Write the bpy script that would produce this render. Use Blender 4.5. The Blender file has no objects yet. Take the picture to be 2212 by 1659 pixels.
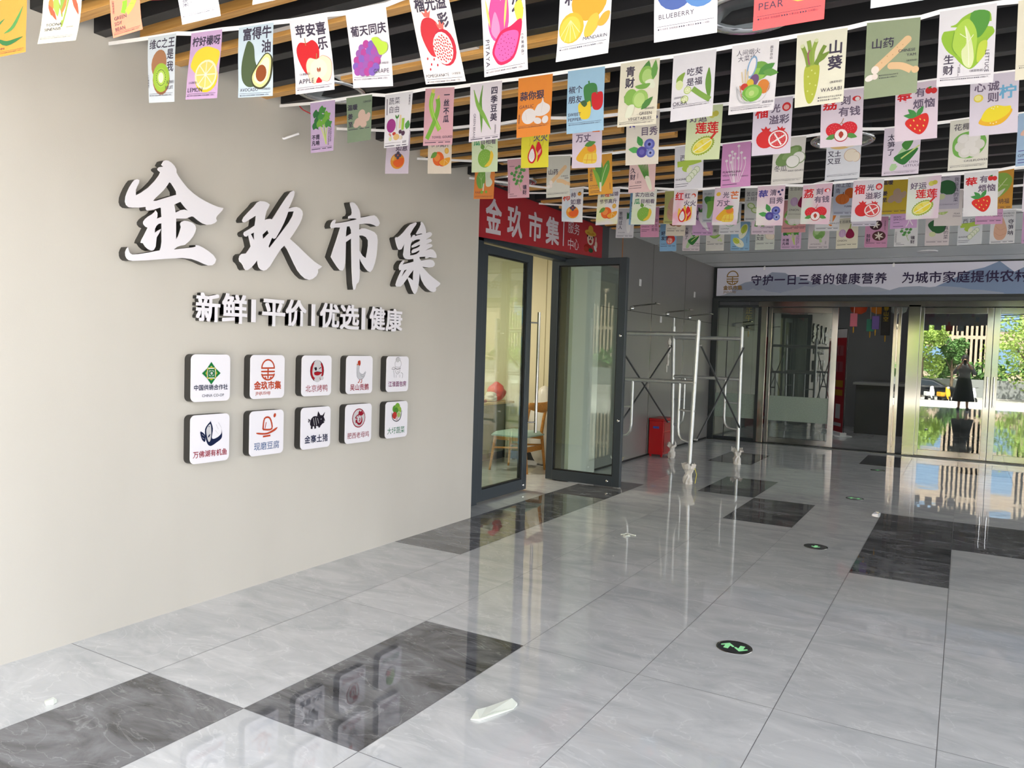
# Covered market entrance: grey sign wall, bunting rows, slatted ceiling, glass doors.
# World frame: floor z = 0, sign wall in the plane x = 0, glass front in the plane y = 11.25 (metres).
import bpy, bmesh, math, random
from mathutils import Vector, Matrix
random.seed(7)
SC = bpy.context.scene
COL = SC.collection

# ------------------------------------------------------------------ camera
FOC = 1675.45
YAW, PITCH, ROLL = -0.52759, -0.046205, 0.030938
CAM = Vector((3.5718, -2.0793, 1.4542))
cd = bpy.data.cameras.new('camera'); cam = bpy.data.objects.new('camera', cd); COL.objects.link(cam)
cd.sensor_width = 36.0; cd.lens = FOC / 2212 * 36.0; cd.clip_start = 0.02; cd.clip_end = 300
_f = Vector((math.sin(YAW) * math.cos(PITCH), math.cos(YAW) * math.cos(PITCH), math.sin(PITCH)))
_r = Vector((math.cos(YAW), -math.sin(YAW), 0)); _u = _r.cross(_f)
_r2 = math.cos(ROLL) * _r + math.sin(ROLL) * _u; _u2 = -math.sin(ROLL) * _r + math.cos(ROLL) * _u
cam.matrix_world = Matrix(((_r2.x, _u2.x, -_f.x, CAM.x), (_r2.y, _u2.y, -_f.y, CAM.y), (_r2.z, _u2.z, -_f.z, CAM.z), (0, 0, 0, 1)))
SC.camera = cam

# ------------------------------------------------------------------ sky, sun, exposure
wd = bpy.data.worlds.new('world'); SC.world = wd; wd.use_nodes = True
wn = wd.node_tree.nodes; wl = wd.node_tree.links
sky = wn.new('ShaderNodeTexSky'); sky.sky_type = 'NISHITA'; sky.sun_disc = False
sky.sun_elevation = math.radians(58); sky.sun_rotation = math.radians(8); sky.air_density = 1.0; sky.dust_density = 2.5
bg = wn['Background']; bg.inputs['Strength'].default_value = 0.42
hs = wn.new('ShaderNodeHueSaturation'); hs.inputs['Saturation'].default_value = 0.18
wl.new(sky.outputs[0], hs.inputs['Color']); wl.new(hs.outputs[0], bg.inputs['Color'])
sd = bpy.data.lights.new('sun', 'SUN'); sd.energy = 13.0; sd.angle = math.radians(0.6); sd.color = (1, .96, .9)
sun = bpy.data.objects.new('sun', sd); COL.objects.link(sun)
sun.rotation_euler = Vector((0.10, -0.52, -0.85)).to_track_quat('-Z', 'Y').to_euler()   # from behind the market roof onto the street
vs = SC.view_settings
SC.display_settings.display_device = 'sRGB'
vs.view_transform = 'Standard'; vs.look = 'None'; vs.gamma = 1.0; vs.use_curve_mapping = False
vs.exposure = 1.46

# ------------------------------------------------------------------ materials
def lin(h):
    h = h.lstrip('#'); o = []
    for i in (0, 2, 4):
        c = int(h[i:i + 2], 16) / 255.0
        o.append(c / 12.92 if c <= .04045 else ((c + .055) / 1.055) ** 2.4)
    return (o[0], o[1], o[2], 1)
MC = {}
def mat(h, rough=.6, metal=0.0, noise=0.0, scale=8.0, bump=0.0, spec=.4, em=0.0, name=None, bscale=None):
    """plain procedural material: colour with a noise mottling and an optional noise bump"""
    key = (h, rough, metal, noise, scale, bump, spec, em)
    if key in MC: return MC[key]
    m = bpy.data.materials.new(name or 'paint'); m.use_nodes = True
    n = m.node_tree.nodes; l = m.node_tree.links; b = n['Principled BSDF']
    c = lin(h); b.inputs['Base Color'].default_value = c
    b.inputs['Roughness'].default_value = rough; b.inputs['Metallic'].default_value = metal
    b.inputs['Specular IOR Level'].default_value = spec
    if noise or bump:
        tc = n.new('ShaderNodeTexCoord'); nz = n.new('ShaderNodeTexNoise'); nz.inputs['Scale'].default_value = scale
        nz.inputs['Detail'].default_value = 5; l.new(tc.outputs['Object'], nz.inputs['Vector'])
        if noise:
            mx = n.new('ShaderNodeMix'); mx.data_type = 'RGBA'
            mx.inputs[6].default_value = tuple(max(0, x * (1 - noise)) for x in c[:3]) + (1,)
            mx.inputs[7].default_value = tuple(min(1, x * (1 + noise)) for x in c[:3]) + (1,)
            l.new(nz.outputs['Fac'], mx.inputs[0]); l.new(mx.outputs[2], b.inputs['Base Color'])
        if bump:
            bp = n.new('ShaderNodeBump'); bp.inputs['Strength'].default_value = bump; bp.inputs['Distance'].default_value = .01
            l.new(nz.outputs['Fac'], bp.inputs['Height']); l.new(bp.outputs[0], b.inputs['Normal'])
    if em:
        b.inputs['Emission Color'].default_value = c; b.inputs['Emission Strength'].default_value = em
    MC[key] = m; return m
def soft(h, k=.63):
    """printed colours are a little darker than the bright daylight makes them look"""
    o = '#'
    for i in (1, 3, 5):
        c = (int(h[i:i + 2], 16) / 255.0) ** 2.2 * k; o += '%02x' % min(255, round(255 * c ** (1 / 2.2)))
    return o
def cloth(h):
    return mat(soft(h), .85, 0, .03, 30, .25, .15, name='printed_cloth')
def ink(h):
    return mat(soft(h), .8, 0, 0, 8, 0, .12, name='printed_ink')
def cloth2(a, b):
    """printed sheet running from colour a to colour b with soft blotches"""
    key = ('g', a, b)
    if key in MC: return MC[key]
    m = bpy.data.materials.new('printed_cloth'); m.use_nodes = True
    n = m.node_tree.nodes; l = m.node_tree.links; p = n['Principled BSDF']; p.inputs['Roughness'].default_value = .85
    p.inputs['Specular IOR Level'].default_value = .15
    tc = n.new('ShaderNodeTexCoord'); nz = n.new('ShaderNodeTexNoise'); nz.inputs['Scale'].default_value = 1.6; nz.inputs['Detail'].default_value = 1
    l.new(tc.outputs['Generated'], nz.inputs['Vector'])
    cr = n.new('ShaderNodeValToRGB'); cr.color_ramp.elements[0].position = .38; cr.color_ramp.elements[1].position = .66
    cr.color_ramp.elements[0].color = lin(soft(a)); cr.color_ramp.elements[1].color = lin(soft(b))
    l.new(nz.outputs['Fac'], cr.inputs[0]); l.new(cr.outputs[0], p.inputs['Base Color'])
    MC[key] = m; return m
def glass(tint=(.9, .96, .94), ior=1.9, name='glass', rough=.0):
    key = ('glass', tint, ior, rough)
    if key in MC: return MC[key]
    m = bpy.data.materials.new(name); m.use_nodes = True; n = m.node_tree.nodes; l = m.node_tree.links
    for x in list(n):
        if x.type == 'BSDF_PRINCIPLED': n.remove(x)
    t = n.new('ShaderNodeBsdfTransparent'); t.inputs[0].default_value = tint + (1,)
    g = n.new('ShaderNodeBsdfGlossy'); g.inputs['Roughness'].default_value = rough; g.inputs[0].default_value = (1, 1, 1, 1)
    f = n.new('ShaderNodeFresnel'); ge = n.new('ShaderNodeNewGeometry'); mi = n.new('ShaderNodeMix'); mi.inputs[2].default_value = ior; mi.inputs[3].default_value = 1 / ior
    l.new(ge.outputs['Backfacing'], mi.inputs[0]); l.new(mi.outputs[0], f.inputs['IOR'])   # same reflectance on both faces of the pane
    x = n.new('ShaderNodeMixShader'); l.new(f.outputs[0], x.inputs[0]); l.new(t.outputs[0], x.inputs[1]); l.new(g.outputs[0], x.inputs[2])
    l.new(x.outputs[0], n['Material Output'].inputs['Surface'])
    MC[key] = m; return m
def tile_material(dark):
    """polished marble tile: each tile face carries its own random number so the veins differ"""
    m = bpy.data.materials.new('dark_marble_tile' if dark else 'light_marble_tile'); m.use_nodes = True
    n = m.node_tree.nodes; l = m.node_tree.links; p = n['Principled BSDF']
    tc = n.new('ShaderNodeTexCoord'); at = n.new('ShaderNodeAttribute'); at.attribute_name = 'tile_seed'
    ad = n.new('ShaderNodeVectorMath'); ad.operation = 'ADD'; l.new(tc.outputs['Object'], ad.inputs[0]); l.new(at.outputs['Vector'], ad.inputs[1])
    mp = n.new('ShaderNodeMapping'); mp.inputs['Rotation'].default_value = (0, 0, math.radians(28)); mp.inputs['Scale'].default_value = (1.0, 2.4, 1)
    l.new(ad.outputs[0], mp.inputs[0])
    n1 = n.new('ShaderNodeTexNoise'); n1.inputs['Scale'].default_value = 1.7; n1.inputs['Detail'].default_value = 9; n1.inputs['Roughness'].default_value = .62; n1.inputs['Distortion'].default_value = 1.4
    n2 = n.new('ShaderNodeTexNoise'); n2.inputs['Scale'].default_value = 1.4; n2.inputs['Detail'].default_value = 6; n2.inputs['Distortion'].default_value = 2.2
    l.new(mp.outputs[0], n1.inputs['Vector']); l.new(mp.outputs[0], n2.inputs['Vector'])
    cr = n.new('ShaderNodeValToRGB'); e = cr.color_ramp.elements
    if dark:
        e[0].position = .34; e[0].color = lin('#38383a'); e[1].position = .66; e[1].color = lin('#848589')
    else:
        e[0].position = .34; e[0].color = lin('#bdc0c2'); e[1].position = .66; e[1].color = lin('#d8d9da')
    l.new(n1.outputs['Fac'], cr.inputs[0])
    # thin veins where the second noise crosses its mid value
    s = n.new('ShaderNodeMath'); s.operation = 'SUBTRACT'; s.inputs[1].default_value = .5; l.new(n2.outputs['Fac'], s.inputs[0])
    a = n.new('ShaderNodeMath'); a.operation = 'ABSOLUTE'; l.new(s.outputs[0], a.inputs[0])
    mr = n.new('ShaderNodeMapRange'); mr.inputs['From Max'].default_value = .012; mr.inputs['To Min'].default_value = 0.6 if dark else .75; mr.inputs['To Max'].default_value = 0
    l.new(a.outputs[0], mr.inputs[0])
    mm = n.new('ShaderNodeMath'); mm.operation = 'MULTIPLY'; l.new(mr.outputs[0], mm.inputs[0]); l.new(n1.outputs['Fac'], mm.inputs[1])
    mx = n.new('ShaderNodeMix'); mx.data_type = 'RGBA'; mx.inputs[7].default_value = lin('#b9babb' if dark else '#eceded')
    l.new(mm.outputs[0], mx.inputs[0]); l.new(cr.outputs[0], mx.inputs[6]); l.new(mx.outputs[2], p.inputs['Base Color'])
    p.inputs['Roughness'].default_value = .022; p.inputs['IOR'].default_value = 1.75
    n3 = n.new('ShaderNodeTexNoise'); n3.inputs['Scale'].default_value = 2.6; n3.inputs['Detail'].default_value = 2; l.new(tc.outputs['Object'], n3.inputs['Vector'])
    bp = n.new('ShaderNodeBump'); bp.inputs['Strength'].default_value = .05; bp.inputs['Distance'].default_value = .02
    l.new(n3.outputs['Fac'], bp.inputs['Height']); l.new(bp.outputs[0], p.inputs['Normal'])
    return m
def wall_paint():
    m = bpy.data.materials.new('grey_wall_paint'); m.use_nodes = True; n = m.node_tree.nodes; l = m.node_tree.links; p = n['Principled BSDF']
    tc = n.new('ShaderNodeTexCoord'); nz = n.new('ShaderNodeTexNoise'); nz.inputs['Scale'].default_value = .9; nz.inputs['Detail'].default_value = 6
    mp = n.new('ShaderNodeMapping'); mp.inputs['Scale'].default_value = (1, 1, .35); l.new(tc.outputs['Object'], mp.inputs[0]); l.new(mp.outputs[0], nz.inputs['Vector'])
    cr = n.new('ShaderNodeValToRGB'); e = cr.color_ramp.elements; e[0].position = .3; e[0].color = lin('#bdb8af'); e[1].position = .75; e[1].color = lin('#c9c4bb')
    l.new(nz.outputs['Fac'], cr.inputs[0]); l.new(cr.outputs[0], p.inputs['Base Color']); p.inputs['Roughness'].default_value = .62
    n2 = n.new('ShaderNodeTexNoise'); n2.inputs['Scale'].default_value = 160; l.new(tc.outputs['Object'], n2.inputs['Vector'])
    bp = n.new('ShaderNodeBump'); bp.inputs['Strength'].default_value = .06; bp.inputs['Distance'].default_value = .004; l.new(n2.outputs['Fac'], bp.inputs['Height']); l.new(bp.outputs[0], p.inputs['Normal'])
    return m
def wood(h1, h2, scale=6):
    key = ('wood', h1, h2)
    if key in MC: return MC[key]
    m = bpy.data.materials.new('wood'); m.use_nodes = True; n = m.node_tree.nodes; l = m.node_tree.links; p = n['Principled BSDF']
    tc = n.new('ShaderNodeTexCoord'); mp = n.new('ShaderNodeMapping'); mp.inputs['Scale'].default_value = (.6, 12, 12); nz = n.new('ShaderNodeTexNoise'); nz.inputs['Scale'].default_value = scale
    l.new(tc.outputs['Object'], mp.inputs[0]); l.new(mp.outputs[0], nz.inputs['Vector'])
    cr = n.new('ShaderNodeValToRGB'); cr.color_ramp.elements[0].color = lin(h1); cr.color_ramp.elements[1].color = lin(h2); cr.color_ramp.elements[0].position = .3; cr.color_ramp.elements[1].position = .7
    l.new(nz.outputs['Fac'], cr.inputs[0]); l.new(cr.outputs[0], p.inputs['Base Color']); p.inputs['Roughness'].default_value = .45
    MC[key] = m; return m
M_STEEL = mat('#918f8c', .1, 1.0, .05, 3, name='stainless_steel')
M_CHROME = mat('#d0d0d0', .12, 1.0, name='chrome')
M_GALV = mat('#bfc1c1', .38, .75, .15, 14, name='galvanised_steel')
M_DKSTEEL = mat('#2f3337', .4, .2, name='dark_metal')
M_FRAME = mat('#3b4249', .38, .25, .05, 6, name='grey_aluminium')
M_BLACK = mat('#0e0e10', .55, name='black_paint')
M_WHITE = mat('#e8e6ea', .45, name='white_acrylic')

# ------------------------------------------------------------------ mesh helpers
def link(o, parent=None):
    COL.objects.link(o)
    if parent is not None: o.parent = parent
    return o
def mesh_obj(name, V, F, mats, parent=None, mi=None, smooth=False, loc=(0, 0, 0)):
    me = bpy.data.meshes.new(name); me.from_pydata([tuple(v) for v in V], [], F)
    for m in (mats if isinstance(mats, (list, tuple)) else [mats]): me.materials.append(m)
    if mi: me.polygons.foreach_set('material_index', mi)
    if smooth: me.polygons.foreach_set('use_smooth', [True] * len(F))
    me.update(); o = bpy.data.objects.new(name, me); o.location = loc
    return link(o, parent)
class MB:
    """collects boxes, tubes, lathes and sheets into one mesh"""
    def __init__(s): s.V = []; s.F = []; s.I = []; s.S = []
    def add(s, V, F, mi=0, sm=False):
        k = len(s.V); s.V += [tuple(v) for v in V]; s.F += [tuple(i + k for i in f) for f in F]; s.I += [mi] * len(F); s.S += [sm] * len(F); return s
    def box(s, x0, x1, y0, y1, z0, z1, mi=0, M=None):
        V = [Vector((x, y, z)) for z in (z0, z1) for y in (y0, y1) for x in (x0, x1)]
        if M is not None: V = [M @ v for v in V]
        return s.add(V, [(0, 2, 3, 1), (4, 5, 7, 6), (0, 1, 5, 4), (2, 6, 7, 3), (0, 4, 6, 2), (1, 3, 7, 5)], mi)
    def tube(s, pts, r, n=10, mi=0, cap=True):
        pts = [Vector(p) for p in pts]; rr = r if isinstance(r, (list, tuple)) else [r] * len(pts)
        V = []; F = []; up = None
        for i, p in enumerate(pts):
            d = (pts[min(i + 1, len(pts) - 1)] - pts[max(i - 1, 0)]).normalized()
            if up is None:
                up = Vector((0, 0, 1)) if abs(d.z) < .9 else Vector((1, 0, 0))
            a = d.cross(up).normalized(); b = a.cross(d).normalized(); up = b
            for k in range(n):
                t = 2 * math.pi * k / n; V.append(p + (a * math.cos(t) + b * math.sin(t)) * rr[i])
        for i in range(len(pts) - 1):
            for k in range(n):
                F.append((i * n + k, i * n + (k + 1) % n, (i + 1) * n + (k + 1) % n, (i + 1) * n + k))
        s.add(V, F, mi, True)
        if cap:
            s.add(V[:n], [tuple(range(n))], mi); s.add(V[-n:], [tuple(range(n - 1, -1, -1))], mi)
        return s
    def lathe(s, prof, c=(0, 0, 0), n=20, mi=0, M=None, sx=1, sy=1):
        V = []; F = []
        for r, z in prof:
            for k in range(n):
                t = 2 * math.pi * k / n; v = Vector((c[0] + r * math.cos(t) * sx, c[1] + r * math.sin(t) * sy, c[2] + z)); V.append(M @ v if M is not None else v)
        for i in range(len(prof) - 1):
            for k in range(n): F.append((i * n + k, i * n + (k + 1) % n, (i + 1) * n + (k + 1) % n, (i + 1) * n + k))
        return s.add(V, F, mi, True)
    def build(s, name, mats, parent=None, bevel=0, loc=None, seg=2):
        o = mesh_obj(name, s.V, s.F, mats, parent, s.I)
        o.data.polygons.foreach_set('use_smooth', s.S)
        if bevel:
            b = o.modifiers.new('bevel', 'BEVEL'); b.width = bevel; b.segments = seg; b.limit_method = 'ANGLE'
        if loc is not None: shift(o, loc)
        return o
def shift(o, loc):
    """move the origin of a mesh object to loc without moving its shape"""
    v = Vector(loc); o.data.transform(Matrix.Translation(-v)); o.location = v
def tag(o, label, cat, group=None):
    o['label'] = label; o['category'] = cat
    if group: o['group'] = group
    return o
def thing(name, label, cat, loc=(0, 0, 0), group=None):
    o = bpy.data.objects.new(name, None); o.empty_display_size = .1; o.location = loc; link(o)
    return tag(o, label, cat, group)
def under(o, root):
    """parent o to root, keeping o where it was modelled in the world"""
    o.parent = root; o.matrix_parent_inverse = Matrix.Translation(-root.location); return o
def struct(o):
    o['kind'] = 'structure'; return o

# ------------------------------------------------------------------ flat prints: glyphs and shapes in (u, v), v pointing down
GC = {}
def glyph(ch, w=0.0, depth=0.0):
    key = (ch, w, depth)
    if key not in GC:
        c = bpy.data.curves.new('glyph', 'FONT'); c.body = ch; c.size = 1; c.resolution_u = 3; c.extrude = depth
        c.fill_mode = 'FRONT' if not depth else 'BOTH'
        o = bpy.data.objects.new('glyph', c); m = bpy.data.meshes.new_from_object(o)
        V = [tuple(x.co) for x in m.vertices]; F = [tuple(p.vertices) for p in m.polygons]
        bpy.data.objects.remove(o); bpy.data.curves.remove(c); bpy.data.meshes.remove(m)
        if w >= .014:                                   # heavier weight: the strokes repeated a little to each side
            W = []; Q = []
            for sx, sy in ((-w, -w), (w, -w), (w, w), (-w, w)) if w > .02 else ((-w, -w), (w, w)):
                k = len(W); W += [(p + sx, q + sy, r, len(W) // len(V)) for p, q, r in V]; Q += [tuple(i + k for i in f) for f in F]
            V, F = W, Q
        GC[key] = (V, F)
    return GC[key]
ADV = {}
def adv(ch):
    if ord(ch) > 0x2000: return 1.0
    if ch == ' ': return .3
    if ch not in ADV:
        V, _ = glyph(ch); ADV[ch] = (max(v[0] for v in V) if V else .3) + .06
    return ADV[ch]
K = '#4b4559'; K2 = '#75697f'; RED = '#dd3038'
def E(c, x, y, a, b=None, r=0, n=18):
    b = a if b is None else b; r = math.radians(r); V = []
    for k in range(n):
        t = 2 * math.pi * k / n; p, q = a * math.cos(t), b * math.sin(t)
        V.append((x + p * math.cos(r) - q * math.sin(r), y + p * math.sin(r) + q * math.cos(r)))
    return (c, V, [tuple(range(n))])
def _pairs(f): return [(f[i], f[i + 1]) for i in range(0, len(f), 2)]
def _cr(p0, p1, p2, p3, t):
    return tuple(.5 * (2 * b + (c - a) * t + (2 * a - 5 * b + 4 * c - d) * t * t + (3 * b - a - 3 * c + d) * t ** 3) for a, b, c, d in zip(p0, p1, p2, p3))
def P(c, *f):
    p = _pairs(f); n = len(p); V = []
    for i in range(n):
        for t in (0, .25, .5, .75): V.append(_cr(p[i - 1], p[i], p[(i + 1) % n], p[(i + 2) % n], t))
    return (c, V, [tuple(range(len(V)))])
def G(c, *f):
    p = _pairs(f); return (c, p, [tuple(range(len(p)))])
def L(c, w, *f, taper=False):
    p = _pairs(f); q = []
    if len(p) > 2:
        for i in range(len(p) - 1):
            a = p[max(i - 1, 0)]; d = p[min(i + 2, len(p) - 1)]
            for t in (0, .25, .5, .75): q.append(_cr(a, p[i], p[i + 1], d, t))
        q.append(p[-1])
    else: q = p
    V = []; F = []
    for i, a in enumerate(q):
        b = q[min(i + 1, len(q) - 1)]; z = q[max(i - 1, 0)]; dx, dy = b[0] - z[0], b[1] - z[1]; d = math.hypot(dx, dy) or 1
        t = i / (len(q) - 1); hw = w / 2
        if taper: hw *= max(.12, math.sin(math.pi * min(.97, max(.06, t))))
        V += [(a[0] - dy / d * hw, a[1] + dx / d * hw), (a[0] + dy / d * hw, a[1] - dx / d * hw)]
    for i in range(len(q) - 1): F.append((2 * i, 2 * i + 1, 2 * i + 3, 2 * i + 2))
    return (c, V, F)
def leaf(c, x, y, l, w, deg):
    a = math.radians(deg); pts = [(0, 0), (.25, .42), (.55, .5), (.85, .22), (1, 0), (.85, -.22), (.55, -.5), (.25, -.42)]
    V = [(x + p * l * math.cos(a) - q * w * math.sin(a), y + p * l * math.sin(a) + q * w * math.cos(a)) for p, q in pts]
    return (c, V, [tuple(range(8))])
def T(s, x, y, z, c=K, w=.012, mode='h'):
    V = []; F = []; cx = 0
    for ch in s:
        gv, gf = glyph(ch, w); k = len(V)
        for g_ in gv:
            a, b = g_[:2]; h = g_[3] * .22 if len(g_) > 3 else 0.0
            if mode == 'h': V.append((x + (cx + a) * z, y + (.86 - b) * z, h))
            elif mode == 'v': V.append((x + a * z, y + (cx + .86 - b) * z, h))
            else: V.append((x + b * z, y + (cx + a) * z, h))        # reads downwards, turned a quarter
        F += [tuple(i + k for i in f) for f in gf]
        cx += 1.06 if mode == 'v' else adv(ch)
    return (c, V, F)
def TV(s, x, y, z, c=K, w=.012): return T(s, x, y, z, c, w, 'v')
def TR(s, x, y, z, c=K, w=.008): return T(s, x, y, z, c, w, 'r')
def dots(c, pts, r, b=None, rot=0, n=8):
    V = []; F = []
    for x, y in pts:
        e = E(c, x, y, r, b, rot, n); k = len(V); V += e[1]; F.append(tuple(i + k for i in range(n)))
    return (c, V, F)
def ring(cx, cy, a, b, n, r0=0):
    return [(cx + a * math.cos(r0 + 2 * math.pi * k / n), cy + b * math.sin(r0 + 2 * math.pi * k / n)) for k in range(n)]
def foot(y, kind='v', near=True, c=K):
    o = [L(c, .006, .05, y, .95, y)]
    if near:
        s = '●菜市场永远不会让你失望 ▶▶▶蔬菜自由 ▶▶▶人间烟火气' if kind == 'v' else '●生活很苦 但我超甜 ▶▶▶水果自由 ▶▶▶人间甜心'
        z = .85 / sum(adv(ch) for ch in s); o.append(T(s, .06, y + .025, z, c, .01))
    else:
        o += [L(c, .02, .06, y + .045, .45, y + .045), L(c, .02, .53, y + .045, .7, y + .045), L(c, .02, .76, y + .045, .94, y + .045)]
    return o
def draw(name, ops, mats, mapf, parent=None, base=None, cuts=(), step=.00018):
    """one printed sheet: base outline(s) plus every print layer, each lifted a hair above the one below"""
    bm = bmesh.new(); slots = []; idx = {}
    def slot(m):
        if m.name not in idx: idx[m.name] = len(slots); slots.append(m)
        return idx[m.name]
    layers = ([(mats, base[0], base[1])] if base else []) + [(ink(c), v, f) for c, v, f in ops]
    for k, (m, V, F) in enumerate(layers):
        vs_ = [bm.verts.new((q[0], q[1], k + (q[2] if len(q) > 2 else 0))) for q in V]; si = slot(m)
        for f in F:
            try: fc = bm.faces.new([vs_[i] for i in f]); fc.material_index = si
            except ValueError: pass
    for c in cuts:
        bmesh.ops.bisect_plane(bm, geom=bm.verts[:] + bm.edges[:] + bm.faces[:], plane_co=(0, c, 0), plane_no=(0, 1, 0))
    for v in bm.verts: v.co = mapf(v.co.x, v.co.y, v.co.z * step)
    bm.normal_update()
    me = bpy.data.meshes.new(name); bm.to_mesh(me); bm.free()
    for m in slots: me.materials.append(m)
    o = bpy.data.objects.new(name, me); return link(o, parent)
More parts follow.
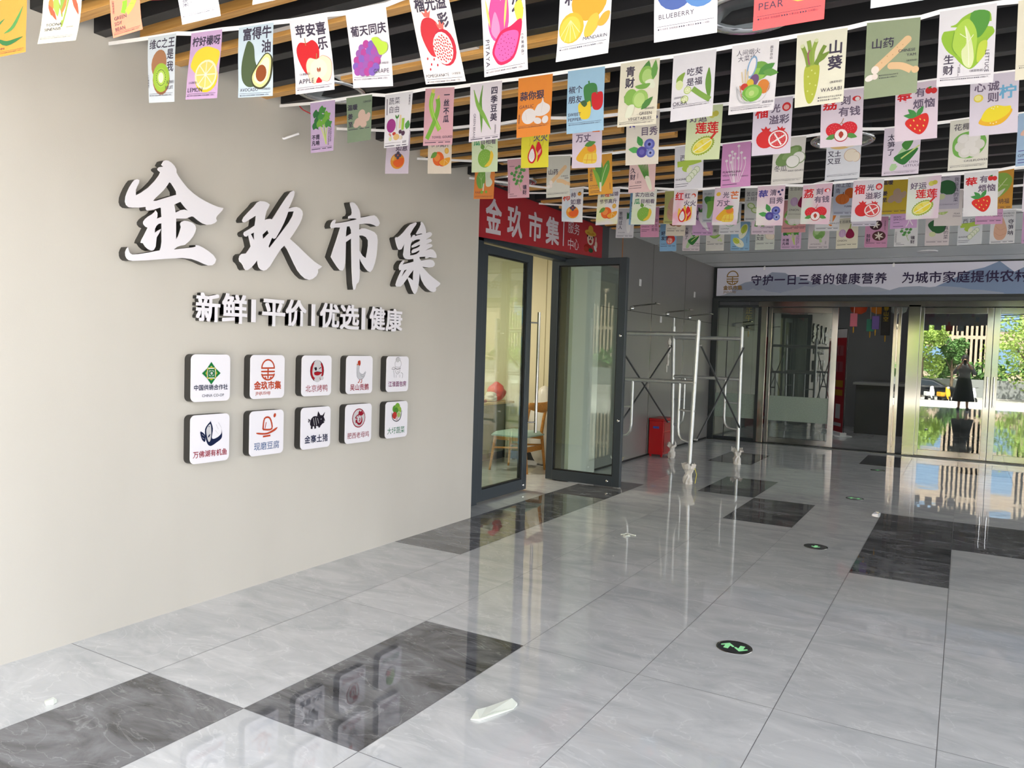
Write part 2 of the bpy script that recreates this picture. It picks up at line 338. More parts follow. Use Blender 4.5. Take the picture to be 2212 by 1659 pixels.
# ------------------------------------------------------------------ measured positions: flags (design, row, lower-left x z, lower-right x z, upper-left x z, upper-right x z), letter outlines (y, z)
FLAGS=[
 ('zucchini','Z',0.613,2.394,0.846,2.38,0.612,2.585,0.846,2.57),('toona','Z',0.929,2.389,1.143,2.365,0.949,2.573,1.164,2.549),('soybean','Z',1.322,2.344,1.464,2.345,1.285,2.525,1.428,2.526),('caiwhite','Z',1.634,2.329,1.794,2.324,1.591,2.506,1.751,2.502),('blankwhite','Z',1.93,2.322,2.074,2.315,1.93,2.587,2.074,2.58),
 ('kiwi','A',0.523,2.447,0.691,2.43,0.538,2.71,0.722,2.697),('lemon','A',0.799,2.416,0.989,2.397,0.815,2.68,1,2.664),('avocado','A',1.088,2.39,1.278,2.372,1.095,2.653,1.284,2.639),('apple','A',1.425,2.349,1.614,2.341,1.366,2.63,1.552,2.618),('grape','A',1.696,2.336,1.872,2.318,1.639,2.608,1.82,2.601),('pomegranate','A',1.996,2.311,2.154,2.299,1.916,2.612,2.073,2.6),('pitaya','A',2.227,2.299,2.383,2.3,2.201,2.591,2.357,2.592),('mandarin','A',2.484,2.301,2.651,2.301,2.484,2.566,2.651,2.566),('blueberry','A',2.777,2.318,2.954,2.315,2.777,2.583,2.954,2.58),('pear','A',3.053,2.294,3.227,2.293,3.053,2.559,3.227,2.558),('lightblue','A',3.332,2.298,3.492,2.295,3.332,2.563,3.492,2.56),
 ('glebionis','B',0.433,2.482,0.598,2.48,0.412,2.756,0.594,2.75),('ginger','B',0.696,2.509,0.855,2.509,0.673,2.749,0.851,2.744),('vegetables','B',0.939,2.46,1.095,2.456,0.938,2.728,1.116,2.724),('towelgourd','B',1.185,2.447,1.362,2.435,1.194,2.725,1.369,2.709),('greenbeans','B',1.465,2.433,1.639,2.432,1.461,2.707,1.639,2.701),('garlic','B',1.727,2.425,1.903,2.424,1.727,2.697,1.905,2.693),('sweetpepper','B',1.98,2.418,2.16,2.416,1.981,2.692,2.16,2.687),('greens','B',2.229,2.416,2.404,2.411,2.233,2.686,2.409,2.683),('okra','B',2.463,2.412,2.639,2.417,2.467,2.681,2.646,2.68),('basket','B',2.706,2.409,2.882,2.408,2.709,2.681,2.89,2.679),('wasabi','B',2.956,2.41,3.13,2.411,2.955,2.68,3.134,2.678),('yam','B',3.2,2.409,3.374,2.41,3.199,2.683,3.374,2.672),('lettuce','B',3.436,2.416,3.606,2.408,3.433,2.68,3.604,2.677),('creamroot','B',3.668,2.403,3.832,2.398,3.665,2.672,3.828,2.666),
 ('persimmon','C',0.422,2.505,0.603,2.49,0.422,2.77,0.603,2.755),('orange','C',0.738,2.481,0.91,2.466,0.738,2.746,0.91,2.731),('melon','C',1.05,2.462,1.226,2.452,1.05,2.727,1.226,2.717),('dragon','C',1.383,2.456,1.555,2.446,1.383,2.721,1.555,2.711),('mango','C',1.696,2.428,1.869,2.418,1.696,2.693,1.869,2.683),('bluebrief','C',2.004,2.415,2.182,2.408,2.004,2.68,2.182,2.673),('durian','C',2.323,2.407,2.496,2.397,2.324,2.669,2.5,2.662),('pomegr','C',2.646,2.4,2.823,2.398,2.646,2.658,2.824,2.656),('lychee','C',2.952,2.406,3.128,2.402,2.948,2.655,3.124,2.652),('strawberry','C',3.256,2.403,3.42,2.403,3.251,2.644,3.415,2.646),('lemonb','C',3.538,2.392,3.708,2.391,3.531,2.641,3.702,2.639),
 ('kale','D',0.517,2.498,0.683,2.487,0.517,2.763,0.683,2.752),('coriander','D',0.799,2.482,0.967,2.476,0.782,2.748,0.95,2.743),('yamgrey','D',1.088,2.468,1.264,2.468,1.095,2.74,1.267,2.729),('romaine','D',1.401,2.461,1.57,2.463,1.391,2.713,1.56,2.716),('leek','D',1.684,2.452,1.858,2.451,1.684,2.717,1.858,2.716),('gourd','D',1.98,2.447,2.158,2.451,1.975,2.711,2.153,2.714),('flammulina','D',2.262,2.443,2.437,2.443,2.267,2.697,2.434,2.699),('wintermelon','D',2.553,2.439,2.728,2.438,2.563,2.695,2.738,2.695),('potato','D',2.848,2.436,3.025,2.437,2.848,2.701,3.025,2.702),('stem','D',3.133,2.438,3.309,2.437,3.136,2.69,3.313,2.69),('cauliflower','D',3.443,2.44,3.619,2.441,3.443,2.693,3.616,2.7),('gingerblue','D',3.738,2.435,3.908,2.442,3.738,2.694,3.908,2.701),
 ('persimmon','E',0.855,2.433,1.031,2.416,0.858,2.67,1.036,2.674),('orange','E',1.146,2.386,1.32,2.387,1.157,2.65,1.331,2.651),('melon','E',1.422,2.378,1.605,2.368,1.433,2.634,1.615,2.623),('dragon','E',1.732,2.358,1.903,2.349,1.742,2.607,1.912,2.594),('mango','E',2.02,2.34,2.191,2.334,2.031,2.595,2.205,2.588),('bluebrief','E',2.314,2.325,2.488,2.315,2.318,2.582,2.496,2.577),('lychee','E',2.598,2.319,2.776,2.309,2.607,2.566,2.786,2.569),('pomegr','E',2.904,2.314,3.079,2.313,2.908,2.571,3.083,2.568),('durian','E',3.213,2.311,3.387,2.312,3.216,2.566,3.394,2.567),('strawberry','E',3.516,2.313,3.689,2.311,3.511,2.568,3.682,2.572),('lemonb','E',3.807,2.323,3.977,2.328,3.807,2.588,3.977,2.593),
 ('tomato','F',1.087,2.513,1.262,2.504,1.087,2.778,1.262,2.769),('bamboo','F',1.389,2.505,1.56,2.496,1.389,2.77,1.56,2.761),('celery','F',1.704,2.503,1.867,2.494,1.7,2.766,1.863,2.757),('bittergourd','F',2.036,2.495,2.204,2.486,2.035,2.755,2.203,2.746),('onion','F',2.356,2.492,2.522,2.482,2.358,2.744,2.524,2.734),('pumpkin','F',2.676,2.5,2.833,2.491,2.676,2.765,2.833,2.756),('ginger','F',2.991,2.488,3.163,2.485,2.994,2.743,3.165,2.739),('broccoli','F',3.328,2.5,3.481,2.497,3.329,2.743,3.482,2.74),('cabbage','F',3.643,2.483,3.787,2.481,3.643,2.744,3.787,2.741),
 ('scallion','G',0.736,2.497,0.909,2.489,0.74,2.763,0.912,2.755),('spinach','G',0.971,2.495,1.146,2.487,0.971,2.76,1.146,2.752),('chestnut','G',1.215,2.492,1.393,2.484,1.215,2.757,1.393,2.749),('radish','G',1.455,2.489,1.635,2.477,1.455,2.754,1.635,2.742),('cowpea','G',1.691,2.482,1.872,2.478,1.691,2.747,1.872,2.743),('cucumber','G',1.961,2.473,2.15,2.465,1.961,2.738,2.15,2.73),('cauliflower','G',2.208,2.473,2.397,2.468,2.208,2.738,2.397,2.733),('carrot','G',2.468,2.472,2.653,2.467,2.468,2.737,2.653,2.732),('plain','G',2.74,2.499,2.92,2.493,2.74,2.764,2.92,2.758),('sprouts','G',3.016,2.463,3.201,2.464,3.016,2.728,3.201,2.729),('snowpea','G',3.315,2.469,3.497,2.463,3.315,2.734,3.497,2.728),('waterspinach','G',3.582,2.469,3.753,2.466,3.582,2.734,3.753,2.731),
 ('tomato','H',0.908,2.454,1.078,2.452,0.908,2.719,1.078,2.717),('stem','H',1.143,2.45,1.312,2.443,1.143,2.715,1.312,2.708),('pea','H',1.371,2.441,1.544,2.439,1.371,2.706,1.544,2.704),('napa','H',1.605,2.437,1.781,2.431,1.605,2.702,1.781,2.696),('potato','H',1.836,2.433,2.007,2.431,1.836,2.698,2.007,2.696),('glebionis','H',2.068,2.429,2.241,2.427,2.068,2.694,2.241,2.692),('artichoke','H',2.301,2.424,2.476,2.422,2.301,2.689,2.476,2.687),('onion','H',2.534,2.416,2.71,2.417,2.534,2.681,2.71,2.682),('mushroom','H',2.766,2.419,2.944,2.412,2.766,2.684,2.944,2.677),('coriander','H',2.997,2.418,3.173,2.415,2.997,2.683,3.173,2.68),('broccoli','H',3.228,2.417,3.404,2.414,3.228,2.682,3.404,2.679),('gourd','H',3.464,2.411,3.637,2.416,3.464,2.676,3.637,2.681),('bamboo','H',3.691,2.413,3.861,2.414,3.691,2.678,3.861,2.679),('radish','H',3.908,2.408,4.078,2.412,3.908,2.673,4.078,2.677),
]
BRUSH=[
 ('gold',[[0.423,2.337,0.435,2.343,0.449,2.344,0.467,2.338,0.485,2.326,0.496,2.311,0.496,2.295,0.51,2.277,0.533,2.255,0.562,2.23,0.596,2.21,0.634,2.193,0.678,2.18,0.718,2.171,0.754,2.165,0.788,2.165,0.781,2.151,0.766,2.135,0.748,2.117,0.741,2.103,0.748,2.089,0.733,2.076,0.711,2.065,0.684,2.059,0.658,2.062,0.627,2.074,0.602,2.088,0.591,2.089,0.576,2.082,0.556,2.072,0.535,2.068,0.497,2.062,0.498,1.958,0.51,1.974,0.521,2.002,0.527,2.024,0.522,2.04,0.529,2.051,0.545,2.059,0.568,2.06,0.594,2.056,0.611,2.046,0.617,2.029,0.611,2.008,0.599,1.986,0.578,1.96,0.549,1.935,0.524,1.928,0.504,1.919,0.486,1.904,0.595,1.928,0.617,1.935,0.616,1.943,0.634,1.944,0.66,1.936,0.695,1.922,0.727,1.904,0.745,1.883,0.738,1.862,0.721,1.849,0.696,1.845,0.67,1.85,0.635,1.86,0.592,1.868,0.538,1.867,0.433,1.85,0.336,1.832,0.262,1.821,0.24,1.822,0.229,1.83,0.223,1.842,0.222,1.859,0.227,1.873,0.234,1.885,0.238,1.871,0.245,1.857,0.256,1.851,0.291,1.857,0.347,1.872,0.407,1.89,0.413,1.907,0.417,1.935,0.415,2.026,0.399,2.021,0.386,2.009,0.378,1.992,0.377,1.973,0.392,1.985,0.413,1.998,0.402,1.975,0.388,1.952,0.385,1.927,0.383,1.906,0.374,1.889,0.36,1.883,0.343,1.887,0.326,1.899,0.315,1.913,0.302,1.914,0.307,1.929,0.32,1.953,0.331,1.975,0.34,1.993,0.327,1.996,0.316,2.007,0.315,2.018,0.325,2.033,0.341,2.048,0.36,2.061,0.374,2.074,0.381,2.085,0.391,2.073,0.391,2.056,0.387,2.044,0.415,2.058,0.412,2.101,0.406,2.103,0.381,2.091,0.353,2.081,0.335,2.076,0.329,2.082,0.328,2.093,0.296,2.084,0.259,2.077,0.238,2.076,0.225,2.084,0.219,2.1,0.221,2.122,0.228,2.143,0.24,2.17,0.255,2.196,0.267,2.212,0.28,2.218,0.291,2.215,0.289,2.201,0.28,2.183,0.273,2.165,0.274,2.139,0.303,2.158,0.34,2.189,0.374,2.227,0.397,2.259,0.406,2.278,0.393,2.284,0.389,2.291,0.398,2.301,0.423,2.309,0.411,2.315],[0.456,2.239,0.446,2.222,0.425,2.193,0.398,2.164,0.375,2.141,0.367,2.129,0.383,2.132,0.429,2.153,0.481,2.176,0.498,2.183,0.497,2.2,0.48,2.221,0.466,2.236],[0.494,2.092,0.489,2.114,0.485,2.131,0.522,2.152,0.542,2.134,0.568,2.114,0.545,2.116,0.522,2.109]]),
 ('jade',[[1.293,2.354,1.303,2.348,1.3,2.329,1.287,2.3,1.269,2.264,1.256,2.241,1.286,2.254,1.319,2.262,1.347,2.259,1.367,2.246,1.372,2.226,1.365,2.2,1.347,2.165,1.322,2.13,1.294,2.093,1.271,2.065,1.3,2.05,1.343,2.027,1.392,1.998,1.437,1.973,1.473,1.954,1.508,1.94,1.544,1.929,1.529,1.918,1.507,1.907,1.51,1.889,1.495,1.865,1.465,1.845,1.436,1.836,1.401,1.84,1.367,1.859,1.337,1.884,1.308,1.921,1.279,1.963,1.25,2.002,1.229,2.02,1.204,1.998,1.178,1.965,1.147,1.924,1.122,1.887,1.096,1.864,1.074,1.856,1.055,1.859,1.039,1.872,1.031,1.891,1.027,1.912,1.009,1.889,0.985,1.865,0.96,1.848,0.946,1.846,0.935,1.855,0.927,1.87,0.916,1.882,0.902,1.89,0.898,1.904,0.903,1.921,0.917,1.933,0.946,1.939,0.962,1.958,0.98,1.983,0.972,2.01,0.96,2.044,0.948,2.033,0.936,2.034,0.928,2.045,0.931,2.056,0.964,2.076,1.005,2.103,1.011,2.134,1.013,2.162,0.988,2.145,0.959,2.126,0.935,2.11,0.922,2.109,0.917,2.119,0.926,2.137,0.958,2.171,0.995,2.207,1.019,2.236,1.04,2.247,1.07,2.251,1.096,2.248,1.112,2.24,1.101,2.218,1.089,2.2,1.081,2.171,1.077,2.146,1.094,2.154,1.116,2.159,1.131,2.158,1.155,2.19,1.194,2.244,1.234,2.299,1.27,2.342],[1.254,2.222,1.3,2.233,1.289,2.202,1.26,2.159,1.22,2.112,1.184,2.07,1.113,1.991,1.108,1.999,1.133,2.053,1.149,2.048,1.162,2.055,1.197,2.108,1.223,2.153,1.243,2.194],[1.098,2.093,1.11,2.075,1.066,2.037,1.062,2.06],[1.002,2.065,1.001,2.02,0.978,2.052]]),
 ('market',[[1.803,2.376,1.828,2.375,1.857,2.359,1.878,2.338,1.887,2.314,1.891,2.29,1.935,2.301,1.987,2.317,2.029,2.327,2.054,2.32,2.076,2.303,2.088,2.283,2.074,2.263,2.053,2.256,2.025,2.262,1.989,2.264,1.948,2.259,1.878,2.244,1.879,2.209,1.902,2.22,1.937,2.226,1.985,2.222,2.033,2.214,2.061,2.196,2.07,2.161,2.067,2.109,2.06,2.056,2.046,2.007,2.024,1.961,2.0,1.94,1.976,1.944,1.946,1.964,1.915,1.992,1.888,2.02,1.895,1.943,1.893,1.885,1.885,1.861,1.865,1.847,1.857,1.82,1.852,1.81,1.838,1.808,1.828,1.848,1.816,1.955,1.805,2.141,1.755,2.109,1.755,2.024,1.754,1.975,1.744,1.939,1.728,1.922,1.706,1.922,1.676,1.944,1.643,1.975,1.621,1.999,1.64,2.048,1.671,2.119,1.701,2.196,1.658,2.19,1.618,2.178,1.611,2.192,1.617,2.211,1.633,2.23,1.648,2.238,1.659,2.234,1.649,2.214,1.705,2.227,1.771,2.246,1.854,2.272,1.853,2.275,1.831,2.275,1.798,2.269,1.773,2.264,1.775,2.279,1.8,2.291,1.808,2.307,1.804,2.329,1.792,2.352,1.786,2.37],[1.761,2.211,1.788,2.217,1.803,2.196,1.805,2.173,1.753,2.145,1.756,2.18],[1.883,2.171,1.915,2.175,1.951,2.169,1.972,2.15,1.973,2.117,1.966,2.076,1.952,2.028,1.92,2.04,1.887,2.071]]),
 ('gather',[[2.558,2.366,2.578,2.358,2.6,2.338,2.612,2.317,2.618,2.292,2.643,2.301,2.666,2.306,2.687,2.302,2.692,2.29,2.677,2.275,2.644,2.258,2.62,2.244,2.645,2.251,2.674,2.256,2.692,2.247,2.684,2.234,2.658,2.225,2.623,2.208,2.646,2.215,2.682,2.219,2.702,2.211,2.692,2.197,2.66,2.185,2.61,2.159,2.642,2.172,2.678,2.18,2.711,2.179,2.739,2.164,2.755,2.145,2.758,2.125,2.735,2.12,2.668,2.117,2.621,2.103,2.614,2.108,2.62,2.117,2.54,2.104,2.552,2.086,2.567,2.082,2.622,2.093,2.675,2.101,2.714,2.099,2.737,2.081,2.734,2.063,2.708,2.048,2.666,2.041,2.624,2.039,2.58,2.038,2.619,2.016,2.668,1.99,2.73,1.966,2.779,1.949,2.814,1.937,2.812,1.926,2.787,1.91,2.757,1.896,2.763,1.882,2.752,1.867,2.728,1.861,2.692,1.864,2.649,1.882,2.612,1.906,2.576,1.941,2.55,1.988,2.547,1.931,2.537,1.885,2.522,1.849,2.502,1.829,2.488,1.833,2.464,1.858,2.435,1.904,2.411,1.936,2.419,1.944,2.439,1.941,2.473,1.925,2.478,2.005,2.438,1.97,2.395,1.925,2.358,1.889,2.331,1.87,2.286,1.866,2.275,1.877,2.285,1.904,2.307,1.943,2.338,1.989,2.316,1.985,2.308,2.001,2.312,2.02,2.33,2.042,2.351,2.058,2.368,2.06,2.363,2.047,2.347,2.029,2.401,2.043,2.456,2.058,2.477,2.065,2.475,2.084,2.422,2.073,2.378,2.073,2.361,2.084,2.354,2.1,2.359,2.128,2.363,2.181,2.35,2.161,2.332,2.136,2.311,2.129,2.295,2.13,2.28,2.152,2.266,2.18,2.257,2.202,2.267,2.213,2.278,2.21,2.307,2.226,2.349,2.258,2.386,2.294,2.423,2.324,2.462,2.341,2.492,2.351,2.501,2.346,2.49,2.33,2.458,2.298,2.444,2.282,2.423,2.255,2.435,2.243,2.433,2.226,2.46,2.254,2.482,2.259,2.485,2.25,2.539,2.268,2.576,2.279,2.561,2.281,2.533,2.273,2.51,2.265,2.496,2.267,2.509,2.285,2.537,2.32,2.553,2.347,2.549,2.358],[2.453,2.215,2.461,2.211,2.506,2.228,2.54,2.234,2.552,2.232,2.535,2.219,2.485,2.197,2.454,2.179,2.446,2.17,2.455,2.162,2.497,2.176,2.536,2.193,2.553,2.197,2.542,2.182,2.509,2.167,2.464,2.151,2.452,2.139,2.451,2.127,2.462,2.123,2.498,2.135,2.532,2.151,2.545,2.154,2.538,2.141,2.51,2.124,2.471,2.111,2.431,2.104,2.43,2.154,2.437,2.186],[2.403,2.0,2.371,1.97,2.34,1.942,2.35,1.961,2.37,1.99]]),
]
SLOGAN=[('新',0.623,0.776,1.545,1.699),('鲜',0.789,0.959,1.543,1.707),('|',0.992,1.022,1.556,1.685),('平',1.070,1.243,1.539,1.696),('价',1.250,1.416,1.546,1.705),('|',1.463,1.491,1.554,1.689),('优',1.535,1.707,1.548,1.704),('选',1.716,1.898,1.543,1.707),('|',1.926,1.959,1.548,1.694),('健',2.006,2.167,1.550,1.709),('康',2.177,2.358,1.547,1.707),]
# ------------------------------------------------------------------ floor and outdoor ground
TW, TL_, X0 = .593, 1.2, -.006
DARK = {(1, -1), (2, 0), (0, 2), (0, 3), (0, 4), (3, 4), (2, 5), (1, 7), (5, 3), (5, 4), (6, 4), (4, 8), (7, 0), (8, 6), (9, 2), (10, 4), (6, 8)}
def build_floor():
    V = []; F = []; I = []; seeds_ = []
    g = .0016
    for i in range(-7, 18):
        for j in range(-3, 15):
            x0, x1 = X0 + TW * i, X0 + TW * (i + 1); y0, y1 = TL_ * j, TL_ * (j + 1); k = len(V)
            V += [(x0 + g, y0 + g, 0), (x1 - g, y0 + g, 0), (x1 - g, y1 - g, 0), (x0 + g, y1 - g, 0)]; F.append((k, k + 1, k + 2, k + 3)); I.append(1 if (i, j) in DARK else 0)
            r = random.Random(i * 97 + j * 31); seeds_ += [(r.uniform(0, 60), r.uniform(0, 60), r.uniform(0, 60))] * 4
    xa, xb, ya, yb = X0 - 7 * TW, X0 + 18 * TW, -3 * TL_, 15 * TL_
    k = len(V); V += [(xa, ya, -.0008), (xb, ya, -.0008), (xb, yb, -.0008), (xa, yb, -.0008)]; F.append((k, k + 1, k + 2, k + 3)); I.append(2); seeds_ += [(0, 0, 0)] * 4
    k = len(V)
    for z in (-.0012, -.12): V += [(xa, ya, z), (xb, ya, z), (xb, yb, z), (xa, yb, z)]
    F += [(k + 4, k + 7, k + 6, k + 5), (k, k + 1, k + 5, k + 4), (k + 1, k + 2, k + 6, k + 5), (k + 2, k + 3, k + 7, k + 6), (k + 3, k, k + 4, k + 7)]; I += [2] * 5; seeds_ += [(0, 0, 0)] * 8
    o = mesh_obj('floor', V, F, [tile_material(False), tile_material(True), mat('#8a898b', .7, name='grout')], None, I)
    a = o.data.attributes.new('tile_seed', 'FLOAT_VECTOR', 'POINT')
    for n, s in enumerate(seeds_): a.data[n].vector = s
    struct(o)
build_floor()
PAVE = mat('#c4c0b8', .85, 0, .1, 1.5, .2, name='street_paving')
m = MB(); m.box(-60, 70, -9.0, -3.601, -.3, -.02); struct(m.build('ground_plaza', PAVE))
m = MB()
for k in range(6): m.box(-60, 70, -9.0 - .35 * (k + 1), -9.0 - .35 * k, -1.3, -.02 - .18 * (k + 1))
struct(m.build('steps_plaza', PAVE))
m = MB(); m.box(-60, 70, -90, -11.1, -1.4, -1.1); struct(m.build('ground_street', mat('#aeaaa2', .85, 0, .12, 1.5, .2, name='street_asphalt')))

# ------------------------------------------------------------------ walls
PAINT = wall_paint()
m = MB(); m.box(-.32, 0, -2.45, 3.42, 0, 3.3); struct(m.build('wall_left', PAINT))
m = MB(); m.box(-.30, -.12, 3.42, 6.42, 2.455, 3.3); struct(m.build('wall_door_head', mat('#4a4b4c', .6, name='dark_fascia')))
m = MB(); m.box(-.45, -.205, 5.70, 6.42, 0, 2.455); struct(m.build('wall_door_pier', mat('#d6d4cf', .5, name='white_panel')))
PANEL = mat('#817f7d', .34, .25, .06, 2.5, .0, .5, name='grey_metal_panel')
m = MB()
ys = [6.42, 7.11, 8.24, 9.69, 11.2]
for a, b in zip(ys[:-1], ys[1:]): m.box(-.40, -.23, a + .012, b - .012, .03, 3.3, 0)
m.box(-.40, -.245, 6.42, 11.2, 0, 3.3, 1)
for y in ys[2:4]: m.box(-.243, -.232, y - .011, y + .011, .03, 1.97, 2)
m.box(-.243, -.229, 7.098, 7.122, 2.2, 2.95, 3)
m.box(-.243, -.2285, 6.42, 11.2, 1.985, 1.992, 1)
struct(m.build('wall_far_left', [PANEL, M_BLACK, M_STEEL, mat('#b8703a', .6, name='orange_seam')]))
CREAM = mat('#d9d2b4', .6, 0, .02, 3, name='cream_wall')
m = MB(); m.box(-4.1, -.46, 6.78, 6.9, 0, 3.3); struct(m.build('wall_office_back', CREAM))
m = MB(); m.box(-4.2, -4.1, 2.5, 6.9, 0, 3.3); struct(m.build('wall_office_end', CREAM))
m = MB(); m.box(-4.1, -.32, 2.38, 2.5, 0, 3.3); struct(m.build('wall_office_front', CREAM))
m = MB(); m.box(-4.1, -.32, 2.5, 6.78, 2.72, 2.8); struct(m.build('ceiling_office', mat('#e4e2dc', .7, name='white_ceiling')))
m = MB(); m.box(-4.1, -.46, 6.765, 6.779, 0, .1); m.box(-4.099, -4.085, 2.5, 6.765, 0, .1); struct(m.build('baseboard_office', mat('#26282b', .5, name='black_skirting')))
m = MB()
for x in (-1.12, -.92, -.74): m.box(x, x + .006, 6.774, 6.7795, .1, 2.72)
struct(m.build('trim_office', mat('#b7ae8c', .6, name='panel_joint')))
# wall above the glass front and the lobby behind it
LOB = mat('#7b7c7e', .6, 0, .15, 1.2, name='dark_lobby_wall')
m = MB(); m.box(-.3, 8, 11.27, 11.5, 2.42, 3.3); struct(m.build('wall_front_head', M_DKSTEEL))
m = MB(); m.box(-.40, -.24, 11.2, 15.9, 0, 3.3); struct(m.build('wall_lobby_left', LOB))
m = MB(); m.box(-.4, 8, 15.9, 16.05, 0, 3.3); struct(m.build('wall_lobby_back', LOB))
m = MB(); m.box(8, 8.15, 11.2, 16.05, 0, 3.3); struct(m.build('wall_far_right', PANEL))
m = MB(); m.box(2.75, 2.95, 12.6, 15.9, 0, 3.0); struct(m.build('wall_lobby_partition', LOB))
m = MB(); m.box(-.3, 8, 11.5, 15.9, 3.0, 3.1); struct(m.build('ceiling_lobby', M_BLACK))

# ------------------------------------------------------------------ ceiling: black deck, slats, grey panels
m = MB(); m.box(-.4, 10.6, -1.15, 17.75, 3.3, 3.5); struct(m.build('roof_slab', M_BLACK))
SL_B = mat('#1b1b1e', .42, .1, .1, 5, name='black_slat'); SL_W = wood('#b3813f', '#cf9f5c'); SL_G = mat('#cfcdca', .5, name='pale_slat')
rs = random.Random(3)
wood_end = [1.9, 2.6, 1.35, 2.15, 1.7, 2.4, 1.2]
y = -1.05; k = 0
while y < 6.1:
    b = MB(); b.box(.0, 10.5, y, y + .06, 2.855, 2.985); struct(b.build('trim_%d' % (k + 1), SL_B, bevel=.002, seg=1)); k += 1
    q = MB(); e = 1.9 + rs.uniform(-.14, .14)
    if k % 2 == 0:
        q.box(.0, e, y + .12, y + .18, 2.85, 2.95); struct(q.build('trim_%d' % (k + 200), SL_W, bevel=.002, seg=1))
        q = MB(); e = rs.uniform(.5, .9); q.box(e, e + rs.uniform(.5, 1.2), y + .075, y + .118, 2.87, 2.90); struct(q.build('trim_%d' % (k + 400), SL_G))
    elif k % 5 == 0:
        q.box(rs.uniform(0, .4), e - .1, y + .17, y + .22, 2.88, 2.96); struct(q.build('trim_%d' % (k + 200), SL_W, bevel=.002, seg=1))
    y += .285
    if y > 2.5 and k % 2:
        q = MB(); e = rs.uniform(.2, .8); q.box(e, e + .9, y + .1 - .285, y + .14 - .285, 2.87, 2.90); struct(q.build('trim_%d' % (k + 600), SL_G))
        if k % 4 == 3: continue
        q = MB(); q.box(.0, 1.6, y + .22 - .285, y + .27 - .285, 2.86, 2.93); struct(q.build('trim_%d' % (k + 700), SL_W))
for x in (1.2, 3.6, 6.0, 8.4):
    b = MB(); b.box(x, x + .04, -1.05, 6.15, 2.99, 3.03); struct(b.build('trim_%d' % (k + 500 + int(x)), SL_B))
m = MB()
g = [6.22, 7.14, 8.32, 9.46, 10.6, 11.26]
for a, b in zip(g[:-1], g[1:]): m.box(-.23, 8, a + .02, b - .02, 2.95, 3.0, 0)
m.box(-.23, 8, 6.22, 11.26, 2.985, 3.01, 1)
for q in g[1:-1]: m.box(-.229, 7.99, q - .0195, q + .0195, 2.951, 2.984, 1)
m.box(-.23, 8, 6.2, 6.24, 2.95, 3.3, 0)
struct(m.build('ceiling', [mat('#e0e2e3', .42, .0, .04, 2, name='grey_ceiling_panel'), M_BLACK]))
# small lamp disc in the grey ceiling, three round downlights between the slats
def downlight(x, y, z, r, label):
    t = thing('downlight', label, 'ceiling light', (x, y, z), 'round downlights between the slats')
    b = MB(); b.lathe([(r * .82, .02), (r * .86, -.012), (r, -.016), (r * 1.02, -.004), (r, .03)], (x, y, z), 28); under(b.build('rim', M_CHROME), t)
    b = MB(); b.lathe([(r * .84, .0), (r * .6, .045), (.0, .055)], (x, y, z), 28); under(b.build('reflector', mat('#8f9496', .22, .8, name='lamp_reflector')), t)
    b = MB(); b.lathe([(r * .98, .02), (r * .98, .1), (0, .1)], (x, y, z), 24); under(b.build('housing', M_DKSTEEL), t)
downlight(.463, 1.164, 2.848, .19, 'round chrome downlight behind the apple flag, nearest the grey wall')
downlight(2.745, 1.167, 2.848, .19, 'round chrome downlight beside the red pear flag at the top')
downlight(2.826, 3.285, 2.848, .19, 'round chrome downlight behind the large lychee flag')
downlight(.248, 3.552, 2.848, .19, 'round downlight behind the pink coriander flag near the red sign')
t = thing('recessed_spot', 'small white recessed spot in the grey panel ceiling above the banner', 'ceiling light', (3.05, 9.95, 2.95))
b = MB(); b.lathe([(.0, -.004), (.1, -.006), (.125, -.012), (.13, .0)], (3.05, 9.95, 2.95), 24); under(b.build('rim', M_WHITE), t)

# ------------------------------------------------------------------ glass front
GL_F = glass((.8, .85, .82), 2.1, 'front_glass'); GL_D = glass((.86, .93, .88), 1.75, 'door_glass')
YF = 11.25
def rail(b, x0, x1, z0, z1, d=.05, mi=0, y=YF): b.box(x0, x1, y - d, y + d, z0, z1, mi)
b = MB(); rail(b, -.23, -.13, 0, 2.42, .05); rail(b, .55, .60, 0, 2.3, .045); rail(b, -.13, 8, 2.36, 2.42, .05); struct(b.build('trim_front', M_DKSTEEL, bevel=.003))
b = MB(); rail(b, .60, .70, 0, 2.3, .055); rail(b, 2.79, 2.955, 0, 2.3, .06); rail(b, .55, 8, 2.27, 2.36, .06); rail(b, 5.05, 5.2, 0, 2.3, .06); struct(b.build('trim_front_posts', M_STEEL, bevel=.004))
def pane(name, x0, x1, z0, z1, y, parent=None):
    b = MB(); b.box(x0, x1, y - .005, y + .005, z0, z1); o = b.build(name, GL_F)
    if parent: under(o, parent)
    return o
def leaf_door(n, x0, x1, sl, sr, y, label=None):
    """framed glass leaf: stiles and rails, pane, lower rail"""
    f = MB(); f.box(x0, x0 + sl, y - .025, y + .025, .012, 2.26); f.box(x1 - sr, x1, y - .025, y + .025, .012, 2.26)
    f.box(x0 + sl, x1 - sr, y - .025, y + .025, 2.17, 2.26); f.box(x0 + sl, x1 - sr, y - .025, y + .025, .012, .11)
    o = struct(f.build('door_%d' % n, M_STEEL, bevel=.003))
    pane('glass', x0 + sl, x1 - sr, .11, 2.17, y, o); return o
w1 = MB(); rail(w1, -.13, .55, 2.26, 2.30, .03); rail(w1, -.13, .55, 0, .06, .03); rail(w1, .035, .047, .06, 2.26, .012); o = struct(w1.build('window_1', M_DKSTEEL))
pane('glass', -.13, .55, .06, 2.26, YF, o)
FILM = mat('#8d9a8f', .35, 0, .3, 70, name='speckled_film')
b = MB(); b.box(-.125, .545, YF - .012, YF - .008, .39, .80); under(b.build('frosted_film', FILM), o)
o = leaf_door(1, .72, 1.79, .05, .09, YF + .02)
